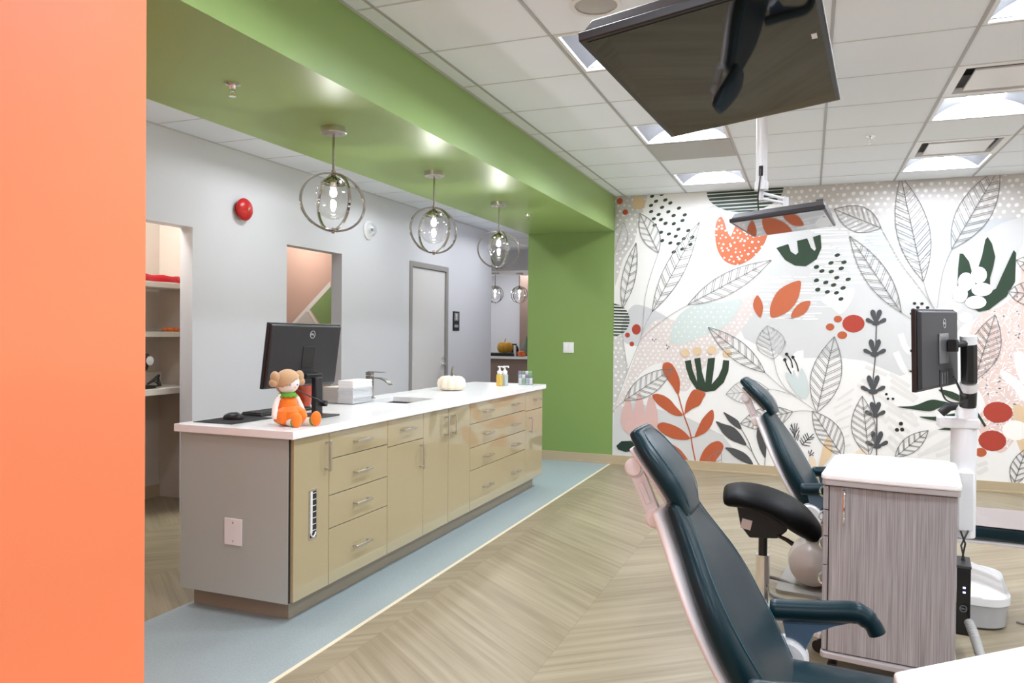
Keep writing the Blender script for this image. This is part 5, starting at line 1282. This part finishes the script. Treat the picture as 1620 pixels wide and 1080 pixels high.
for i in range(5):
    a = math.radians(-32+72*i); d = Vector((math.cos(a), math.sin(a), 0)); nrm = Vector((-d.y, d.x, 0))
    rg = []
    for q, wd, z, h in ((.015, .030, .105, .05), (.12, .026, .100, .042), (.22, .020, .082, .030), (.29, .016, .066, .022)):
        c = d*q+Vector((0, 0, z)); rg.append([c-nrm*wd-Vector((0, 0, h/2)), c+nrm*wd-Vector((0, 0, h/2)), c+nrm*wd*.8+Vector((0, 0, h/2)), c-nrm*wd*.8+Vector((0, 0, h/2))])
    lg = MB(); lg.loft(rg); lo = lg.build('leg', m_satin, so_, bevel=.004)
    b = MB(); c = d*.285
    for s in (-1, 1): b.cyl(c+nrm*s*.012+Vector((0, 0, .026)), c+nrm*s*.026+Vector((0, 0, .026)), .026, seg=18)
    b.cyl(c+Vector((0, 0, .03)), c+Vector((0, 0, .06)), .008, seg=8); b.build('caster', m_black, lo)
hs = MB(); hs.tube(catmull([(.10, 4.22, .012), (-.02, 4.40, .012), (-.16, 4.46, .03), (-.22, 4.36, .05), (-.16, 4.22, .012), (.0, 4.12, .012), (.12, 4.08, .012)], False, 8), .010, 8)
tag(hs.build('floor_hose', mat('grey_hose', lin((120, 116, 112)), .5)), 'grey hose looped on the floor behind the stool', 'hose')
hs = MB(); hs.tube(catmull([(-.16, 4.02, .010), (-.05, 4.08, .010), (.02, 4.16, .010), (.10, 4.02, .010), (.02, 3.98, .010), (.12, 3.90, .010)], False, 8), .008, 8)
tag(hs.build('floor_cable', mat('dark_cable', lin((90, 86, 84)), .5)), 'dark cable coiled on the floor by the stool legs', 'cable')

# ================================================================== MOBILE CABINETS
def wood_lam():
    m = mat('grey_brown_laminate', lin((168, 156, 152)), .4); N, L, b = nodes_of(m)
    tc = N.new('ShaderNodeTexCoord'); mp = N.new('ShaderNodeMapping'); mp.inputs['Scale'].default_value = (260, 260, 4.0)
    L.new(tc.outputs['Object'], mp.inputs[0]); nz = N.new('ShaderNodeTexNoise'); nz.inputs['Scale'].default_value = 1; nz.inputs['Detail'].default_value = 3; L.new(mp.outputs[0], nz.inputs['Vector'])
    mp2 = N.new('ShaderNodeMapping'); mp2.inputs['Scale'].default_value = (60, 60, 1.5); L.new(tc.outputs['Object'], mp2.inputs[0]); n2 = N.new('ShaderNodeTexNoise'); n2.inputs['Scale'].default_value = 1; L.new(mp2.outputs[0], n2.inputs['Vector'])
    ad = N.new('ShaderNodeMath'); ad.operation = 'MULTIPLY_ADD'; L.new(nz.outputs['Fac'], ad.inputs[0]); ad.inputs[1].default_value = .7; mu = N.new('ShaderNodeMath'); mu.operation = 'MULTIPLY'; L.new(n2.outputs['Fac'], mu.inputs[0]); mu.inputs[1].default_value = .3; L.new(mu.outputs[0], ad.inputs[2])
    cr = N.new('ShaderNodeValToRGB'); cr.color_ramp.elements[0].position = .34; cr.color_ramp.elements[1].position = .66
    cr.color_ramp.elements[0].color = (*lin((132, 126, 125)), 1); cr.color_ramp.elements[1].color = (*lin((180, 176, 175)), 1)
    L.new(ad.outputs[0], cr.inputs[0]); L.new(cr.outputs[0], b.inputs['Base Color']); return m
m_lam = wood_lam(); m_edge = mat('laminate_edge', lin((176, 170, 168)), .4)
m_solid = mat('white_solid_top', lin((252, 251, 249)), .2)
def mobile_cabinet(label):
    """origin at floor below the front left corner; front faces -y, width .46 along x, depth .60"""
    t = thing('mobile_cabinet', label, 'mobile cabinet', (0, 0, 0), 0, 'mobile treatment cabinets')
    W, D = .455, .58
    b = MB(); b.span(0.012, W-.004, .020, D, .128, .790); b.build('body', m_lam, t)
    b = MB(); b.prism([(-.012, .0), (.0, -.014), (W*.5, -.022), (W, -.014), (W+.008, 0), (W+.008, D), (-.012, D)], .105, .127, 'z'); b.build('bottom_ledge', m_edge, t, bevel=.003)
    b = MB(); b.prism([(-.012, .0), (.0, -.014), (W*.5, -.022), (W, -.014), (W+.008, 0), (W+.008, D), (.03, D), (-.012, D-.05)], .7905, .812, 'z'); b.build('top_edge', m_edge, t, bevel=.003)
    b = MB(); b.prism([(-.016, .0), (-.004, -.018), (W*.5, -.027), (W+.004, -.018), (W+.012, 0), (W+.012, D-.03), (W-.02, D+.02), (.05, D+.02), (-.016, D-.06)], .8125, .836, 'z'); b.build('top', m_solid, t, bevel=.006)
    b = MB(); b.span(.016, W-.002, .0, .019, .131, .786); d = b.build('door', m_lam, t, bevel=.002)
    h = MB(); h.tube(catmull([(.070, -.004, .775), (.070, -.022, .765), (.070, -.026, .71), (.070, -.022, .655), (.070, -.004, .645)], False, 4), .0045, 8); h.build('handle', m_chrome, d)
    zs = [.131, .262, .444, .560, .676, .786] if False else [.131, .300, .470, .585, .690, .786]
    for a, c in zip(zs, zs[1:]):
        b = MB(); b.span(-.008, .0115, .004, D-.01, a+.002, c-.002); q = b.build('drawer', m_lam, t, bevel=.001)
        z = (a+c)/2+.01
        r = MB(); r.tube([(-.014-.014*math.sin(x), .075+.018*math.cos(x), z+.014*math.sin(x)*0+.016*math.cos(x)) for x in [PI*k/12*1.0 for k in range(13)]], .004, 8); r.cyl((-.006, .075, z+.016), (-.016, .093, z+.016), .004, seg=8); r.build('pull', m_chrome, q)
    for x, y in ((.03, .035), (W-.04, .035), (.03, D-.05), (W-.04, D-.05)):
        b = MB(); b.cyl((x-.013, y, .0335), (x+.013, y, .0335), .033, seg=24); b.cyl((x, y+.012, .06), (x, y+.012, .104), .011, seg=10); b.box((x, y+.008, .066), (.034, .045, .016)); q = b.build('caster', m_black, t, bevel=.002)
        b = MB(); b.cyl((x-.015, y, .0335), (x+.015, y, .0335), .019, seg=18); b.build('hub', mat('grey_hub', lin((150, 146, 150)), .4), q)
    return t
K1 = mobile_cabinet('grey laminate mobile cabinet with white top standing on casters between the chairs')
K1.location = (.068, 3.262, 0); K1.rotation_euler = (0, 0, math.radians(-7))
# near one, only its white top shows in the lower right corner
K2 = dup(K1); K2['label'] = 'nearest mobile cabinet, only its white top showing in the lower right corner'
a = math.radians(42.5)
K2.rotation_euler = (0, 0, a)
crn = Vector((.05, .60)); rot = Matrix(((math.cos(a), -math.sin(a)), (math.sin(a), math.cos(a)))); off = rot @ Vector((.0, .60))
K2.location = (.098-off.x, 1.345-off.y, 0)

# ---- pole, arm and monitor by the cabinet
m_arm = m_whitem
po = thing('monitor_pole', 'white monitor pole with a black arm clamped behind the mobile cabinet', 'monitor arm', (.657, 3.95, 0))
MB().cyl((0, 0, .477), (0, 0, .970), .052, seg=32).build('pole', m_whitem, po, bevel=.004)
MB().span(-.03, .03, -.085, -.035, .52, .78).build('wall_bracket', m_whitem, po, bevel=.004)
b = MB(); b.span(-.105, .055, -.055, .05, .970, 1.015); b.build('clamp', m_whitem, po, bevel=.006)
b = MB(); b.tube([(-.10, -.055, 1.035), (-.07, -.06, 1.065), (-.02, -.06, 1.075), (.02, -.06, 1.072)], [.020, .020, .014, .010], 12); b.build('clamp_handle', m_black, po)
b = MB(); b.tube([(-.01, 0, 1.04), (-.02, -.12, 1.06), (-.027, -.24, 1.065)], .028, 16); b.cyl((-.027, -.25, 1.035), (-.027, -.25, 1.09), .036, seg=24); b.build('lower_collar', m_whitem, po)
b = MB(); b.cyl((0, 0, 1.015), (0, 0, 1.07), .036, seg=24); b.build('pole_cap', m_whitem, po)
b = MB(); b.cyl((-.030, -.26, 1.088), (-.032, -.28, 1.165), .032, seg=24); b.build('swivel', m_black, po)
MB().box((.03, .0, 1.07), (.018, .03, .09)).build('side_post', m_whitem, po, bevel=.003)
b = MB(); b.cyl((-.033, -.29, 1.160), (-.035, -.31, 1.195), .034, seg=24); b.build('upper_collar', m_whitem, po)
b = MB(); rg = []
for q in (0, 1):
    c = Vector((-.037-.014*q, -.32-.06*q, 1.19+.16*q)); rg.append([c+Vector((math.cos(PI/8+k*PI/4)*.031, math.sin(PI/8+k*PI/4)*.031, 0)) for k in range(8)])
b.loft(rg); b.build('spring_arm', m_black, po, bevel=.002)
b = MB(); b.cyl((-.052, -.38, 1.35), (-.054, -.385, 1.385), .031, seg=24); b.build('arm_cap', m_whitem, po)
b = MB(); b.tube([(-.054, -.39, 1.355), (-.09, -.42, 1.350), (-.135, -.45, 1.345)], .013, 12); b.box((-.118, -.45, 1.345), (.035, .03, .05), rot=RZ(-.4)); b.build('tilt_head', m_black, po, bevel=.003)
b = MB(); b.tube(catmull([(-.115, -.45, 1.22), (-.10, -.42, 1.20), (-.075, -.40, 1.15), (-.04, -.30, 1.13)], False, 6), .0045, 8); b.tube(catmull([(-.165, -.49, 1.19), (-.145, -.47, 1.13), (-.09, -.40, 1.11), (-.04, -.30, 1.125)], False, 6), .0035, 8); b.build('cables', m_black, po)
ex = Vector((-.394, -.917, 0)).normalized(); 
ex = Vector((.197, .460, .012)).normalized(); up = Vector((-.02, 0, 1)); up = (up-ex*up.dot(ex)).normalized(); ey = up.cross(ex).normalized()
m2 = monitor('monitor', 'thin black monitor seen from behind on the white pole at right', .50, .315, basis((.474, 3.45, 1.332), ex, ey, up))
logo(m2, Matrix.Translation((.05, -.0165, .100)) @ Matrix.Rotation(PI/2, 4, 'X'), .019, m_logo)
MB().box((.03, -.018, .0), (.12, .006, .12)).build('mount_plate', mat('dull_steel', (.3, .3, .31), .35, .8), m2, bevel=.002)
MB().box((.09, -.0165, -.118), (.22, .003, .07)).build('port_recess', m_black, m2)
for i in range(3): MB().box((-.0+.035*i, -.019, -.118), (.012, .003, .045)).build('port', MATS['dull_steel'], m2)
cpx = thing('small_computer', 'slim black computer hung beside the cabinet under the pole', 'computer', (.638, 3.80, .105), math.radians(-7))
MB().box((0, 0, .145), (.052, .16, .29)).build('case', m_blackg, cpx, bevel=.003)
MB().box((0, 0, .293), (.056, .165, .012)).build('holder_top', mat('dark_grey_metal', (.06, .06, .06), .4, .3), cpx, bevel=.002)
logo(cpx, Matrix.Translation((0, -.0808, .115)) @ Matrix.Rotation(PI/2, 4, 'X'), .014, mat('grey_logo', (.35, .36, .38), .4))
for z in (.185, .205): MB().box((0.002, -.081, z), (.010, .002, .007)).build('port', mat('blue_led', (.1, .1, .6), .4, emit=(.3, .35, 1), es=1.5), cpx)
b = MB(); b.tube([(-.005, 0, .30), (.008, .02, .37), (-.01, .04, .42)], .004, 8); b.tube([(.005, 0, .30), (-.008, .02, .36), (.02, .06, .42)], .004, 8); b.build('cable', m_black, cpx)
ch = MB(); pts = catmull([(.632, 3.62, .20), (.640, 3.56, .17), (.652, 3.48, .11), (.668, 3.36, .05), (.70, 3.22, .022), (.78, 3.05, .022)], False, 14)
ch.tube(pts, [.0175+.0022*(i % 2) for i in range(len(pts))], 12)
tag(ch.build('corrugated_hose', mat('grey_hose_light', lin((164, 162, 156)), .5)), 'grey corrugated hose running down to the floor beside the cabinet', 'hose')
fcb = MB(); fcb.tube(catmull([(.95, 4.30, .006), (1.10, 4.26, .006), (1.4, 4.3, .006), (1.8, 4.2, .006)], False, 6), .005, 8)
tag(fcb.build('floor_lead', MATS['grey_hose']), 'thin grey cord on the floor from the far chair base', 'cord')

# ================================================================== HANGING SCREENS
def screen(label, c, ex, ey):
    ex = Vector(ex).normalized(); ez = ex.cross(Vector(ey)).normalized(); ey = ez.cross(ex).normalized()
    t = thing('ceiling_television', label, 'television', M=basis(c, ex, ey, ez), group='flat televisions hung face down over the chairs')
    W, L = .50, .81
    # face plane z=0 looks down (-z)
    b = MB(); b.span(-W/2, W/2, -L/2, L/2, 0.0, .022); b.build('bezel', m_black, t, bevel=.003)
    MB().span(-W/2+.016, W/2-.013, -L/2+.013, L/2-.013, -.0012, 0.0).build('screen', mat('dark_glass_screen', (.008, .007, .005), .03, spec=.36), t)
    b = MB(); b.loft([[(-W/2+.012, -L/2+.003, .022), (W/2-.004, -L/2+.003, .022), (W/2-.004, L/2-.006, .022), (-W/2+.012, L/2-.006, .022)], [(-W/2+.03, -L/2+.014, .048), (W/2-.008, -L/2+.014, .048), (W/2-.008, L/2-.03, .048), (-W/2+.03, L/2-.03, .048)], [(-W/2+.06, -L/2+.06, .054), (W/2-.03, -L/2+.06, .054), (W/2-.03, L/2-.06, .054), (-W/2+.06, L/2-.06, .054)], [(-W/2+.14, -L/2+.12, .06), (W/2-.03, -L/2+.12, .06), (W/2-.03, L/2-.12, .06), (-W/2+.14, L/2-.12, .06)]])
    b.build('back_cover', mat('tv_back', (.05, .045, .045), .4), t, bevel=.004)
    MB().box((W/2-.03, 0, .05), (.04, L*.8, .04)).build('side_ledge', MATS['tv_back'], t, bevel=.004)
    MB().box((W/2-.030, -L/2+.30, -.002), (.012, .03, .001)).build('badge', m_logo, t)
    MB().cyl((0, 0, .06), (0, 0, .095), .042, seg=24).build('swivel_hub', m_black, t)
    return t
def tv_mount(label, px, py, zb, c):
    t = thing('television_mount', label, 'ceiling mount', (px, py, 0), 0, 'white ceiling mounts of the televisions')
    MB().lathe([(.075, H-.002), (.075, H-.012), (.045, H-.022), (.038, H-.03)], (0, 0, 0), 28, caps=True).build('ceiling_plate', m_whitem, t)
    MB().cyl((0, 0, zb+.045), (0, 0, H-.012), .033, seg=28).build('pole', m_whitem, t)
    MB().cyl((0, 0, zb), (0, 0, zb+.05), .040, seg=28).build('collar', m_whitem, t, bevel=.003)
    MB().box((-.002, -.033, zb+.11), (.024, .006, .06)).build('cable_port', m_dark, t, bevel=.008)
    hx, hy, hz = c[0]-px, c[1]-py, c[2]+.10
    b = MB(); b.tube([(0, 0, zb), (0, 0, zb-.06)], .014, 12); b.tube([(0, 0, zb-.015), (hx, hy, hz+.05)], .009, 10); b.tube([(0, 0, zb-.05), (hx, hy, hz+.025)], .009, 10); b.tube([(hx, hy, hz+.06), (hx, hy, hz-.006)], .016, 12); b.build('arm', m_whitem, t)
    b = MB(); b.tube(catmull([(-.002, -.037, zb+.12), (-.008, -.045, zb+.04), (-.016, -.04, zb-.05), (-.012, -.02, c[2]+.065-.0)], False, 6), .004, 8); b.build('cable', m_black, t)
    return t
c1 = (-.207, 2.031, 2.049); c2 = (-.140, 4.80, 2.035)
T1 = screen('nearest black television hung face down from the ceiling, reflecting the chair', c1, (.495, -.042, .058), (.068, .797, -.026))
T2 = screen('farther black television hung face down before the mural, reflecting orange leaves', c2, (.495, -.046, .046), (.074, .846, .014))
tv_mount('white pole and arm carrying the nearest television', -.335, 2.03, 2.26, c1)
tv_mount('white pole with a cable port and arm carrying the farther television', -.279, 4.80, 2.245, c2)
